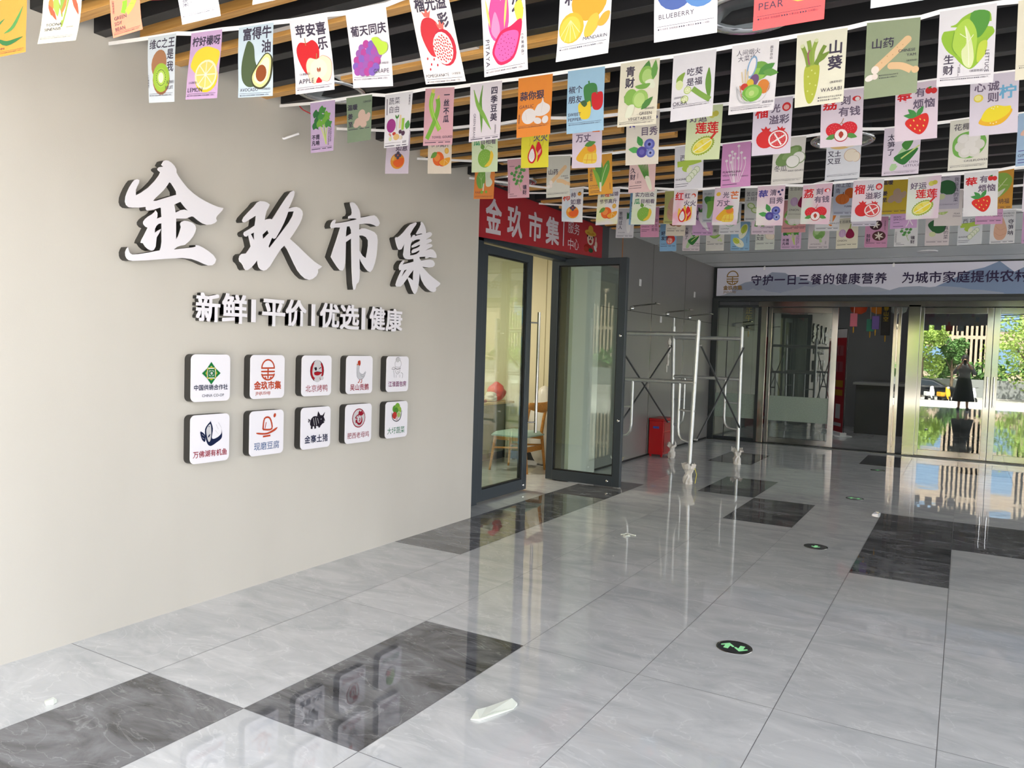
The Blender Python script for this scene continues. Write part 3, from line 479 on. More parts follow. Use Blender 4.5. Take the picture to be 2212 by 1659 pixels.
b = MB(); b.box(.772, 1.698, YF + .008, YF + .012, .39, .80); under(b.build('frosted_film', FILM), o)
leaf_door(2, 2.59, 2.70, .045, .045, YF - .03); 
leaf_door(3, 2.955, 3.90, .05, .08, YF - .01)
o = leaf_door(4, 3.905, 5.05, .08, .06, YF - .01)
leaf_door(5, 5.2, 6.3, .06, .06, YF); leaf_door(6, 6.3, 7.4, .06, .06, YF)
b = MB(); b.box(7.4, 8.0, 11.2, 11.3, 0, 2.4); struct(b.build('wall_front_end', M_DKSTEEL))
for i, x in enumerate((3.862, 3.945)):   # pull handles on the meeting stiles
    h = MB(); h.tube([(x, YF - .09, .8), (x, YF - .09, 1.25)], .011, 8); h.tube([(x, YF - .03, .86), (x, YF - .09, .86)], .007, 6); h.tube([(x, YF - .03, 1.19), (x, YF - .09, 1.19)], .007, 6)
    oo = h.build('door_handle', M_CHROME); d = [q for q in bpy.data.objects if q.name == ('door_3' if i == 0 else 'door_4')][0]; under(oo, d)
b = MB(); b.box(-.2, 7.4, 11.12, 11.38, .0, .012); struct(b.build('trim_threshold', mat('#4d4f50', .35, .7, name='threshold')))

# ------------------------------------------------------------------ service office door: frame, two framed leaves
def framed_leaf(name, label, M, w, h, st, glassm):
    """leaf in its own frame: x from the hinge, z up; M places it"""
    b = MB(); T2 = .03
    b.box(0, st, -T2, T2, 0, h, 0, M); b.box(w - st, w, -T2, T2, 0, h, 0, M); b.box(st, w - st, -T2, T2, h - st * .8, h, 0, M); b.box(st, w - st, -T2, T2, 0, .11, 0, M)
    for x0, x1, z0, z1 in ((st, st + .012, .11, h - st * .8), (w - st - .012, w - st, .11, h - st * .8), (st, w - st, .11, .122), (st, w - st, h - st * .8 - .012, h - st * .8)):
        b.box(x0, x1, -.018, .018, z0, z1, 1, M)
    o = struct(b.build(name, [M_FRAME, M_BLACK], bevel=.003)); o['label'] = label
    g = MB(); g.box(st, w - st, -.006, .006, .11, h - st * .8, 0, M); under(g.build('glass', glassm), o)
    return o
b = MB(); XD = -.3
b.box(XD - .06, XD + .05, 3.42, 3.60, 0, 2.455); b.box(XD - .06, XD + .05, 3.60, 3.90, 0, 2.455); b.box(XD - .06, XD + .05, 5.625, 5.70, 0, 2.455); b.box(XD - .06, XD + .05, 3.42, 5.70, 2.415, 2.456)
struct(b.build('door_frame', M_FRAME, bevel=.003))
MLEAF = Matrix.Translation((XD, 3.915, .012)) @ Matrix.Rotation(math.radians(90), 4, 'Z')
d7 = framed_leaf('door_7', 'grey framed glass door leaf, closed, beside the grey sign wall', MLEAF, .95, 2.385, .095, GL_D)
MOPEN = Matrix.Translation((-.415, 5.59, .012)) @ Matrix.Rotation(0, 4, 'Z')
d8 = framed_leaf('door_8', 'grey framed glass door leaf standing open towards the aisle', MOPEN, .885, 2.43, .085, GL_D)
h = MB(); hx = XD + .075
h.tube([(hx, 4.945, .59), (hx, 4.945, 1.83)], .016, 12); h.tube([(XD + .03, 4.845, 1.72), (hx, 4.945, 1.72)], .008, 8); h.tube([(XD + .03, 4.845, .70), (hx, 4.945, .70)], .008, 8)
under(h.build('door_handle', M_STEEL), d7)
k_ = MB(); k_.lathe([(.018, 0), (.018, .008), (.008, .012), (0, .012)], (0, 0, 0), 14, 0, Matrix.Translation((XD + .03, 4.80, .06)) @ Matrix.Rotation(math.radians(90), 4, 'Y'))
under(k_.build('lock', M_CHROME), d7)
k_ = MB()
for x, z in ((.425, 1.62), (.435, .72), (.33, .065)): k_.lathe([(.016, 0), (.016, .008), (.007, .012), (0, .012)], (0, 0, 0), 14, 0, Matrix.Translation((x, 5.56, z)) @ Matrix.Rotation(math.radians(90), 4, 'X'))
under(k_.build('lock', M_CHROME), d8)

# ------------------------------------------------------------------ raised letters on the grey wall
def extruded(name, outlines, x0, x1, mats, parent=None):
    """closed outlines in (y, z) on the wall, first outside, the rest holes, pushed out from x0 to x1"""
    c = bpy.data.curves.new('shape', 'CURVE'); c.dimensions = '2D'; c.fill_mode = 'BOTH'; c.extrude = (x1 - x0) / 2
    for p in outlines:
        s = c.splines.new('POLY'); s.points.add(len(p) - 1); s.use_cyclic_u = True
        for i, (a, b_) in enumerate(p): s.points[i].co = (a, b_, 0, 1)
    o = bpy.data.objects.new('shape', c); me = bpy.data.meshes.new_from_object(o); bpy.data.objects.remove(o); bpy.data.curves.remove(c)
    for v in me.vertices: v.co = Vector(((x0 + x1) / 2 + v.co.z, v.co.x, v.co.y))
    me.name = name; me.materials.append(mats); o = bpy.data.objects.new(name, me); return link(o, parent)
SIDE = mat('#3a3937', .45, .3, .08, 6, name='dark_letter_side'); FACE = mat('#e6e3ea', .35, 0, 0, name='white_letter_face')
names = ['large raised white brush character meaning gold, tallest and first of the four', 'raised white brush character with a long right-hand sweep, second of the four', 'raised white brush character meaning market with one long central stem', 'raised white brush character nearest the door, smallest looking of the four']
def wall_sign(name, outs, label, cat, group):
    o = extruded(name, outs, .0, .05, SIDE); tag(o, label, cat, group)
    ctr = (0, sum(p[0] for p in outs[0]) / len(outs[0]), sum(p[1] for p in outs[0]) / len(outs[0]))
    f = extruded('face', outs, .0502, .0545, FACE); shift(o, ctr); under(f, o); return o
for (nm, outs), lb in zip(BRUSH, names):
    wall_sign('sign_letter', [list(zip(p[0::2], p[1::2])) for p in outs], lb, 'sign letter', 'large brush characters on the grey wall')
def block_glyph(ch, y0, y1, z0, z1, w, xa, xb, name, mats, parent=None):
    V, F = glyph(ch, w, .5); ax = [v[0] for v in V]; az = [v[1] for v in V]; a0, a1, b0, b1 = min(ax), max(ax), min(az), max(az)
    W = [((xa + xb) / 2 + v[2] * (xb - xa) + (v[3] * .0004 if len(v) > 3 else 0), y0 + (v[0] - a0) / (a1 - a0) * (y1 - y0), z0 + (v[1] - b0) / (b1 - b0) * (z1 - z0)) for v in V]
    return mesh_obj(name, W, F, mats, parent)
sl_lab = {'新': 'small raised white character, first of the slogan row, left end', '鲜': 'small raised white character beside the first slogan character', '平': 'small raised white character just right of the first divider bar', '价': 'small raised white character just left of the middle divider bar', '优': 'small raised white character just right of the middle divider bar', '选': 'small raised white character just left of the last divider bar', '健': 'small raised white character just right of the last divider bar', '康': 'small raised white character at the right end of the slogan row'}
bars = ['raised white divider bar after the first two slogan characters', 'raised white divider bar in the middle of the slogan row', 'raised white divider bar before the last two slogan characters']
nb = 0; DS = .034       # the slogan stands out less than the brush characters
for ch, y0, y1, z0, z1 in SLOGAN:
    k_y = 1 + (.055 - DS) / 3.517; y0, y1 = [CAM.y + (q - CAM.y) * k_y for q in (y0, y1)]; z0, z1 = [CAM.z + (q - CAM.z) * k_y for q in (z0, z1)]
    if ch == '|':
        b = MB(); b.box(0, DS - .005, y0, y1, z0, z1); o = tag(b.build('divider_bar', SIDE), bars[nb], 'sign letter', 'slogan on the grey wall'); nb += 1
        shift(o, (0, (y0 + y1) / 2, (z0 + z1) / 2)); b = MB(); b.box(DS - .0048, DS, y0, y1, z0, z1); under(b.build('face', FACE), o)
    else:
        o = tag(block_glyph(ch, y0, y1, z0, z1, 0.022, 0, DS - .005, 'slogan_letter', SIDE), sl_lab[ch], 'sign letter', 'slogan on the grey wall')
        shift(o, (0, (y0 + y1) / 2, (z0 + z1) / 2)); under(block_glyph(ch, y0, y1, z0, z1, .022, DS - .0048, DS, 'face', FACE), o)

# ------------------------------------------------------------------ ten logo tiles
NAVY = '#1f2a52'; CR = '#b01c36'; OR = '#e05a3a'; PU = '#8a1f6a'; BK = '#2a2430'
def co_op():
    o = [P('#1f8a44', .5, .2, .5, .2, .62, .33, .62, .33, .55, .33, .5, .28, .45, .33, .38, .33)]
    o = []
    for a in range(4):
        def rt(*f, a=a):
            r = []
            for x, y in _pairs(f):
                x -= .5; y -= .4
                for _ in range(a): x, y = -y, x
                r += [x + .5, y + .4]
            return r
        o += [G('#1f8a44', *rt(.5, .16, .6, .28, .54, .28, .5, .24, .46, .28, .4, .28)), G('#d9d43a', *rt(.43, .29, .57, .29, .5, .25)), G('#d9d43a', *rt(.6, .28, .62, .3, .56, .36, .56, .3)), G('#1f8a44', *rt(.42, .31, .58, .31, .58, .34, .42, .34))]
    return o + [E('#1f8a44', .5, .4, .055), E('#f0eef2', .5, .4, .03), T('中国供销合作社', .06, .64, .126, NAVY, .02), T('CHINA CO-OP', .27, .83, .085, NAVY, .012)]
def gold_logo(c=OR, cx=.5, cy=.33, s=1.0):
    f = lambda *q: [cx + (v - .5) * s if i % 2 == 0 else cy + (v - .33) * s for i, v in enumerate(q)]
    arc = lambda r, a0, a1: [t for k in range(13) for t in (.5 + r * .92 * math.cos(math.radians(a0 + (a1 - a0) * k / 12)), .31 + r * math.sin(math.radians(a0 + (a1 - a0) * k / 12)))]
    return [L(c, .035 * s, *f(*arc(.2, 180, 360))), L(c, .035 * s, *f(.3, .3, .7, .3)), L(c, .035 * s, *f(.3, .38, .7, .38)), L(c, .035 * s, *f(.5, .3, .5, .54)), L(c, .035 * s, *f(.32, .46, .68, .46)), L(c, .035 * s, *f(*[t for k in range(9) for t in (.5 + .19 * math.cos(math.radians(10 + 160 * k / 8)), .4 + .17 * math.sin(math.radians(10 + 160 * k / 8)))])), L(c, .03 * s, *f(.41, .5, .44, .54)), L(c, .03 * s, *f(.59, .5, .56, .54))]
LOGO = [
 (co_op(), 'white logo tile with a green and yellow diamond emblem, top row far left'),
 (gold_logo() + [T('金玖市集', .1, .6, .2, OR, .03), T('JINJIUSHIJI', .15, .82, .1, OR, .01)], 'white logo tile with a red-orange round arch emblem, top row second'),
 ([E(BK, .5, .38, .235, .27), E('#c8202e', .5, .38, .22, .255), P('#f3f1f4', .4, .2, .6, .2, .66, .4, .6, .55, .42, .55, .34, .42), E('#f3f1f4', .5, .17, .09, .06), E('#f3f1f4', .44, .19, .05), E('#f3f1f4', .57, .19, .05), P('#c8202e', .4, .42, .5, .4, .66, .42, .55, .49, .42, .48), L(BK, .012, .4, .42, .5, .4, .66, .42), L(BK, .02, .4, .3, .44, .35), L(BK, .02, .56, .33, .63, .29), E(BK, .45, .33, .035, .045), E('#f3f1f4', .5, .6, .1, .06), E('#f3f1f4', .66, .56, .06, .05), T('北京烤鸭', .12, .72, .19, CR, .012)], 'white logo tile with a round red duck emblem wearing a cook hat, top row middle'),
 ([P('#e9e9ef', .4, .22, .48, .24, .47, .42, .62, .48, .72, .4, .68, .56, .55, .64, .42, .58, .4, .4), L('#9a9ab0', .008, .4, .25, .39, .42, .41, .56, .52, .63, .66, .56, .74, .42), L('#9a9ab0', .008, .48, .26, .48, .42, .6, .5, .7, .44), L('#9a9ab0', .008, .52, .5, .6, .55, .68, .52), P('#d8452f', .42, .14, .5, .12, .52, .2, .49, .26, .43, .22), P('#e58a3a', .4, .2, .38, .24, .43, .24), L('#e0634a', .02, .5, .62, .47, .7, .43, .7), L('#e0634a', .02, .58, .62, .57, .7, .53, .71), T('吴山贡鹅', .14, .74, .18, CR, .014)], 'white logo tile with a standing white goose drawing, top row fourth'),
 ([L(BK, .008, .38, .3, .36, .2, .42, .12, .5, .1, .6, .12, .64, .2, .6, .3, .38, .3), E('#f0eef2', .48, .1, .09, .07), L(BK, .008, .4, .12, .42, .05, .5, .03, .58, .06, .58, .12), L(BK, .008, .38, .32, .38, .42, .48, .5, .58, .44, .6, .32), L(BK, .012, .36, .33, .48, .36, .62, .33), L(BK, .008, .28, .38, .32, .46, .34, .6), L(BK, .008, .64, .46, .72, .5, .7, .62), L(BK, .008, .22, .36, .36, .36, .34, .31, .26, .31, .22, .36), L(BK, .008, .42, .52, .42, .6), L(BK, .008, .58, .52, .58, .6), E(BK, .45, .38, .012), E(BK, .54, .38, .012), L(BK, .008, .45, .43, .5, .45, .54, .43), T('江淮面包房', .08, .7, .165, PU, .014)], 'white logo tile with a thin line drawing of a baker, top row far right'),
 ([P(NAVY, .36, .3, .5, .14, .5, .14, .56, .3, .54, .5, .66, .5, .78, .42, .78, .3, .8, .5, .66, .6, .5, .66, .4, .56), P('#f0eef2', .39, .32, .49, .2, .52, .36, .5, .54, .44, .55), E(NAVY, .46, .25, .012), P(NAVY, .36, .42, .24, .34, .28, .5, .36, .56), L('#f0eef2', .006, .34, .44, .28, .4), L('#f0eef2', .006, .34, .5, .29, .47), L(NAVY, .02, .64, .22, .7, .32, taper=True), L(NAVY, .02, .7, .18, .78, .3, taper=True), L(NAVY, .015, .62, .34, .7, .42, taper=True), leaf(NAVY, .43, .48, .1, .03, -50), T('万佛湖有机鱼', .06, .74, .148, CR, .016)], 'white logo tile with a dark blue curled fish emblem, bottom row far left'),
 ([L(OR, .04, .38, .42, .42, .18, .58, .18, .64, .42, .38, .42), L(OR, .02, .44, .4, .47, .26), P(OR, .2, .48, .5, .5, .78, .4, .8, .42, .72, .48, .5, .54, .24, .52), L(OR, .04, .38, .58, .6, .57), E(OR, .72, .12, .035, .05, 20), T('现磨豆腐', .12, .7, .19, '#2f66a8', .0)], 'white logo tile with an orange tofu block emblem, bottom row second'),
 ([P(BK, .32, .3, .42, .22, .58, .24, .68, .3, .72, .4, .62, .48, .52, .46, .38, .46, .3, .42), G(BK, .52, .26, .56, .1, .64, .2), G(BK, .68, .24, .8, .13, .74, .28), P(BK, .58, .22, .72, .22, .8, .34, .76, .4, .66, .42, .58, .36), L(BK, .06, .36, .42, .35, .52), L(BK, .06, .46, .42, .47, .52), L(BK, .06, .58, .42, .62, .5), L(BK, .02, .3, .32, .24, .28, .27, .34, .23, .34), L('#f0eef2', .014, .4, .26, .44, .44), L('#f0eef2', .014, .47, .25, .51, .44), L('#f0eef2', .012, .54, .27, .58, .4), E('#f0eef2', .66, .3, .014), E('#f0eef2', .77, .36, .02, .014), T('金寨土猪', .12, .67, .2, NAVY, .02)], 'white logo tile with a black pig emblem, bottom row middle'),
 ([E(CR, .5, .36, .25), E('#f0eef2', .5, .36, .225), P(CR, .48, .24, .52, .17, .57, .2, .62, .16, .65, .22, .69, .24, .62, .3, .52, .29), L(CR, .03, .52, .27, .44, .29, .37, .35, .44, .36), L(CR, .06, .45, .36, .43, .44, .47, .5, .55, .51, .61, .45, .61, .37, .57, .3, taper=True), L(CR, .03, .53, .36, .54, .42, .5, .45), E(CR, .4, .44, .03, .05), E(CR, .48, .31, .014), T('肥西老母鸡', .08, .72, .168, CR, .01)], 'white logo tile with a red rooster head in a ring, bottom row fourth'),
 ([E('#6fb244', .4, .2, .1), E('#8fc94e', .52, .16, .12), E('#a9d45a', .6, .24, .1), E('#5fa03e', .46, .26, .1), E('#d9453c', .4, .38, .1), E('#e6efc8', .58, .37, .09), E('#b9d97a', .58, .37, .07), L(BK, .02, .28, .34, .32, .48, .5, .55, .66, .47, .7, .32), L(BK, .014, .26, .3, .28, .34), L(BK, .014, .7, .32, .72, .26), E('#efd6d6', .5, .47, .06), T('大圩蔬菜', .08, .7, .2, '#1f8a5a', .012)], 'white logo tile with a bowl of vegetables emblem, bottom row far right'),
]
TY = [(.597, .848), (.990, 1.246), (1.387, 1.645), (1.784, 2.046), (2.196, 2.446)]
def round_rect(y0, y1, z0, z1, r, n=5):
    o = []
    for cy, cz, a0 in ((y1 - r, z1 - r, 0), (y0 + r, z1 - r, 90), (y0 + r, z0 + r, 180), (y1 - r, z0 + r, 270)):
        for k in range(n + 1):
            a = math.radians(a0 + 90 * k / n); o.append((cy + r * math.cos(a), cz + r * math.sin(a)))
    return o
for i, (ops, lb) in enumerate(LOGO):
    y0, y1 = TY[i % 5]; zt, zb = (1.370, 1.116) if i < 5 else (1.045, .784)
    t = thing('logo_tile', lb, 'sign', (0, (y0 + y1) / 2, (zt + zb) / 2), 'logo tiles on the grey wall')
    rr = round_rect(y0, y1, zb, zt, .028)
    under(extruded('body', [rr], 0, .05, SIDE), t)
    V = [((a - y0) / (y1 - y0), (zt - b_) / (zt - zb)) for a, b_ in rr]
    under(extruded('face', [rr], .0502, .0545, FACE), t)
    nt = 2 if i < 2 else 1
    for nm, part in (('emblem', ops[:-nt]), ('lettering', ops[-nt:])):
        under(draw(nm, part, None, lambda u, v, d, y0=y0, y1=y1, zt=zt, zb=zb: Vector((.0556 + d, y0 + u * (y1 - y0), zt - v * (zt - zb)))), t)

# ------------------------------------------------------------------ red service sign above the office door
def planar(P00, P10, P01, P11, nrm):
    a, b_, c, d_ = (Vector(q) for q in (P00, P10, P01, P11)); n_ = Vector(nrm)
    return lambda u, v, d: (a * (1 - u) + b_ * u) * (1 - v) + (c * (1 - u) + d_ * u) * v + n_ * d
SY0, SY1 = 3.46, 6.15; SW = SY1 - SY0
def sgx(y): return (y - SY0) / SW
def in_box(ops_glyph, y0, y1, z0, z1):
    """fit a one-glyph print into y0..y1, z0..z1 on the sign (u, v of the sign plane)"""
    c, V, F = ops_glyph; ax = [v[0] for v in V]; az = [v[1] for v in V]; a0, a1, b0, b1 = min(ax), max(ax), min(az), max(az)
    return (c, [(sgx(y0 + (p[0] - a0) / (a1 - a0) * (y1 - y0)), (2.871 - (z0 + (b1 - p[1]) / (b1 - b0) * (z1 - z0))) / .43, p[2]) for p in V], F)
WH = '#efe6ee'
ops = []
for ch, y0, y1, z0, z1 in (('金', 3.652, 3.922, 2.484, 2.773), ('玖', 4.022, 4.301, 2.487, 2.773), ('市', 4.411, 4.689, 2.492, 2.774), ('集', 4.769, 5.061, 2.49, 2.779)): ops.append(in_box(T(ch, 0, 0, 1, WH, .025), y0, y1, z0, z1))
for ch, y0, y1, z0, z1 in (('服', 5.259, 5.395, 2.664, 2.798), ('务', 5.41, 5.54, 2.664, 2.796), ('中', 5.268, 5.395, 2.479, 2.604), ('心', 5.407, 5.531, 2.486, 2.613)): ops.append(in_box(T(ch, 0, 0, 1, WH, .008), y0, y1, z0, z1))
def rb(c, y0, y1, z0, z1): return (c, [(sgx(y0), (2.871 - z1) / .43), (sgx(y1), (2.871 - z1) / .43), (sgx(y1), (2.871 - z0) / .43), (sgx(y0), (2.871 - z0) / .43)], [(0, 1, 2, 3)])
ops.append(rb(WH, 5.147, 5.17, 2.502, 2.78))
def el(c, y, z, a, b_, r=0): 
    e = E(c, 0, 0, a, b_, r); return (c, [(sgx(y + p), (2.871 - (z - q)) / .43) for p, q in e[1]], e[2])
ops += [el('#b0322c', 5.76, 2.545, .1, .045), el('#c2463a', 5.72, 2.52, .06, .035), el('#2f5a3a', 5.84, 2.515, .06, .03), el('#f0d6c4', 5.82, 2.655, .085, .075), el('#2a2224', 5.82, 2.7, .095, .045), el('#f0d6c4', 5.82, 2.66, .075, .06), el('#2a2224', 5.79, 2.672, .012, .016), el('#2a2224', 5.85, 2.672, .012, .016), el('#a5302e', 5.82, 2.628, .035, .022), el('#e0b24a', 5.82, 2.735, .15, .038), el('#cf9a38', 5.82, 2.73, .1, .02), el('#e0b24a', 5.82, 2.78, .065, .05), el('#f0d6c4', 5.97, 2.6, .035, .05), el('#f0d6c4', 5.965, 2.67, .014, .035), el('#f3efee', 5.95, 2.55, .05, .025, 40)]
t = tag(draw('service_sign', ops, mat('#a3202a', .5, 0, .03, 2, name='red_sign_sheet'), planar((-.085, SY0, 2.871), (-.085, SY1, 2.871), (-.085, SY0, 2.396), (-.085, SY1, 2.515), (1, 0, 0)), None, ([(0, 0), (1, 0), (1, 1), (0, 1)], [(0, 1, 2, 3)])), 'long red sign with white characters and a straw-hatted farmer above the office door', 'sign')
so = t; md = so.modifiers.new('thickness', 'SOLIDIFY'); md.thickness = .0001
so.modifiers.remove(md)
b = MB(); b.box(-.12, -.087, SY0, SY1, 2.52, 2.868); under(b.build('backing_board', mat('#7f1c22', .6, name='sign_board')), so)

# ------------------------------------------------------------------ long banner above the glass front
BX0, BX1, BZ0, BZ1, BY = -.165, 5.6, 2.455, 2.925, 11.185
BW, BH = BX1 - BX0, BZ1 - BZ0
def bx(x): return (x - BX0) / BH
ops = []
def ridge(c, x0, x1, base, amp, sd_):
    r_ = random.Random(sd_); n_ = 14; pts = [(bx(x0), 1.0)]
    for k_2 in range(n_ + 1):
        u_ = k_2 / n_; pts.append((bx(x0 + (x1 - x0) * u_), 1 - (base + amp * math.sin(math.pi * u_) * (.6 + .5 * r_.random()))))
    pts.append((bx(x1), 1.0)); return (c, pts, [tuple(range(len(pts)))])
ops += [ridge('#b3bbd6', .1, 1.6, .3, .5, 4), ridge('#c3c9de', .9, 2.6, .1, .35, 9), ridge('#9db0d6', 3.0, 5.6, .1, .95, 5), ridge('#bcc4dc', 2.1, 4.0, .04, .25, 2), ridge('#c8cde0', -.1, 1.0, .0, .3, 7)]
GOLD = '#b08a54'
ops += [(c, [(bx(.1 + (x - .5) * .5), .42 + (y - .4) * 1.05) for x, y in V], F) for c, V, F in gold_logo(GOLD)]
ops += [(c, [(bx(-.05) + q[0], *q[1:]) for q in V], F) for c, V, F in (T('金玖市集', 0, .63, .17, GOLD, .03), T('JINJIUSHIJI', .01, .81, .105, GOLD, .01))]
for s, x0, dx in (('守护一日三餐的健康营养', .405, .1885), ('为城市家庭提供农村', 2.668, .1812)):
    for i, ch in enumerate(s):
        c, V, F = T(ch, 0, 0, .385, '#463c5e', .02); ops.append((c, [(bx(x0 + dx * i) + q[0], .27 + q[1], q[2]) for q in V], F))
o = tag(draw('slogan_banner', ops, mat('#cfcddd', .7, 0, .03, 1.5, name='banner_cloth'), lambda u, v, d: Vector((BX0 + u * BH, BY - d, BZ1 - v * BH)), None, ([(0, 0), (BW / BH, 0), (BW / BH, 1), (0, 1)], [(0, 1, 2, 3)])), 'long pale banner with dark characters and blue mountains above the glass doors', 'banner')
b = MB(); b.box(BX0, BX1, BY + .001, BY + .03, BZ0, BZ1); under(b.build('frame', M_WHITE), o)
for x, lb in ((.62, 'left'), (2.55, 'middle')):
    b = MB(); b.box(-.015, .015, -.02, .02, 0, .05); b.tube([(0, 0, .05), (0, 0, .1)], .006, 6); q = b.build('hook', M_WHITE); q.location = (x, BY + .01, BZ1 - .045); under(q, o)
# ------------------------------------------------------------------ the printed flags: name -> (cloth colour, print layers)
GR = '#4f8f45'; LG = '#a6cf5c'; DG = '#3f6b45'
def yam_art():
    return [L('#e9c49a', .15, .22, .95, .5, .7, .78, .42), E('#e9c49a', .78, .42, .075), E('#e9c49a', .5, .92, .07), E('#e9c49a', .95, 1.05, .07), dots('#c49c74', [(.32, .84), (.42, .72), (.52, .7), (.6, .56), (.7, .52), (.66, .96), (.78, 1.0), (.88, 1.0)], .01), E('#f2e6de', .2, .97, .075, .08), L('#e9c49a', .14, .5, .92, .7, .95, .88, 1.05), E('#f3ece8', .1, 1.12, .09, .06, -20), E('#efe2dc', .2, 1.1, .06, .06)]
def onion_art():
    return [E('#c9a9cf', .28, .75, .17, .2, 10), L('#efe3f2', .01, .22, .62, .25, .9), L('#efe3f2', .01, .3, .6, .32, .92), P('#8e2447', .62, .5, .82, .75, .8, .95, .62, 1.02, .45, .93, .46, .75), L('#a5b75a', .05, .62, .55, .66, .3)]
def stem_art():
    return [P('#b7d9a8', .35, 1.35, .2, 1.3, .4, .85, .62, .55, .72, .6, .52, 1.0), P(GR, .5, .55, .75, .35, .8, .5, .65, .75), P('#3d7d42', .3, .95, .7, .75, .95, .72, .75, 1.05, .55, 1.2), L('#cfe08a', .04, .5, 1.0, .98, .62)]
def broc_art():
    return [P('#3d6b45', .1, .55, .25, .35, .5, .28, .75, .38, .85, .6, .78, .85, .55, .95, .3, .85), E('#d8dfae', .3, .98, .14, .12)]
def gourd_art():
    return [L('#b5d25a', .2, .1, .62, .5, .6, .92, .52), E('#b5d25a', .42, .8, .16, .11, 15), E('#eef2da', .52, .84, .09, .12, 25)] + [f for i in range(4) for f in (E('#8aa85c', .78 - .09 * i, .86 + .1 * i, .105, .115), E('#eaf0dc', .78 - .09 * i, .86 + .1 * i, .092, .102))]
def coriander_art(c='#5f9f58'):
    p = [(.42, .35), (.55, .3), (.66, .42), (.4, .5), (.6, .55), (.32, .62), (.52, .68), (.68, .7), (.3, .78), (.45, .85), (.62, .85), (.4, .95), (.2, .55), (.78, .45)]
    return [L('#9cc76a', .02, .5, .4, .5, .9, .62, 1.25), L('#9cc76a', .02, .32, .7, .5, 1.0), L('#9cc76a', .02, .7, .72, .54, 1.05)] + [G(c, x, y - .07, x + .08, y - .02, x + .05, y + .06, x - .04, y + .07, x - .08, y) for x, y in p]
def gleb_art():
    p = [(.25, .35), (.5, .25), (.68, .42), (.3, .55), (.45, .45), (.62, .58), (.22, .7), (.75, .68), (.4, .65)]
    o = [L('#dfe6a0', .05, .4, .7, .55, 1.0, .68, 1.3), L('#b9d67a', .05, .55, .6, .6, .95, .68, 1.28), L('#cfe08a', .04, .72, .7, .66, 1.0, .69, 1.3)]
    for i, (x, y) in enumerate(p): o.append(P(('#3f7d4a', '#55994e', '#7fbb4e')[i % 3], x - .15, y, x - .07, y - .1, x, y - .13, x + .05, y - .07, x + .15, y - .05, x + .1, y + .06, x + .12, y + .13, x, y + .09, x - .1, y + .12))
    return o
def caul_art():
    return [P('#7fbb5e', .1, .65, .25, .45, .5, .38, .8, .42, .95, .7, .85, 1.0, .6, 1.18, .3, 1.15, .12, 1.0)] + [E('#e6e2de', *q) for q in ((.38, .62, .17), (.62, .6, .18), (.32, .82, .17), (.55, .8, .2), (.76, .8, .15), (.42, 1.0, .17), (.64, 1.0, .16))] + [E('#efecea', *q) for q in ((.36, .6, .12), (.62, .58, .13), (.54, .79, .14), (.42, .98, .11), (.65, .98, .11))]
def ginger_art(c):
    return [E(c, *q) for q in ((.6, .62, .14, .17, 20), (.75, .75, .18, .13, 10), (.5, .85, .2, .14, -10), (.38, .95, .12, .1), (.68, .95, .13, .12), (.88, .68, .08, .1))]
def potato_art():
    return [E('#ecc98a', .42, .4, .36, .17), E('#f0e4cc', .68, .38, .2, .15)] + [E('#c9a184', .72, .78, .2, .2), E('#f0e6d6', .72, .78, .187, .187), E('#c9a184', .86, .84, .13, .16), E('#f0e6d6', .85, .84, .125, .15)]
def bamboo_art():
    return [P('#dcae98', .3, 1.35, .15, 1.1, .2, .6, .42, .25, .6, .6, .68, 1.0, .55, 1.32), L('#c4927e', .012, .2, .7, .4, .9, .62, .8), L('#c4927e', .012, .18, 1.0, .4, 1.15, .66, 1.05), L('#b7c26a', .05, .42, .3, .45, .1)]
def radish_art():
    return [P('#f1eef4', .3, .35, .55, .5, .68, .9, .8, 1.3, .5, 1.05, .3, .7), leaf(GR, .38, .4, .35, .14, -60), leaf(DG, .36, .4, .3, .12, -110)]
def tomato_art():
    return [E('#d9413a', .66, .85, .26, .24), E('#e77468', .6, .95, .2, .2), E('#f6c7b9', .6, .95, .15, .15), L('#e77468', .03, .6, .8, .6, 1.1), L('#e77468', .03, .46, .95, .74, .95), leaf(GR, .66, .62, .16, .06, -30), leaf(GR, .66, .62, .16, .06, -150)]
def seeds(n, cx, cy, r):
    return [(cx + r * math.sqrt((k + .5) / n) * math.cos(k * 2.4), cy + r * math.sqrt((k + .5) / n) * math.sin(k * 2.4)) for k in range(n)]
def fruit_title(a, z=.3): return a
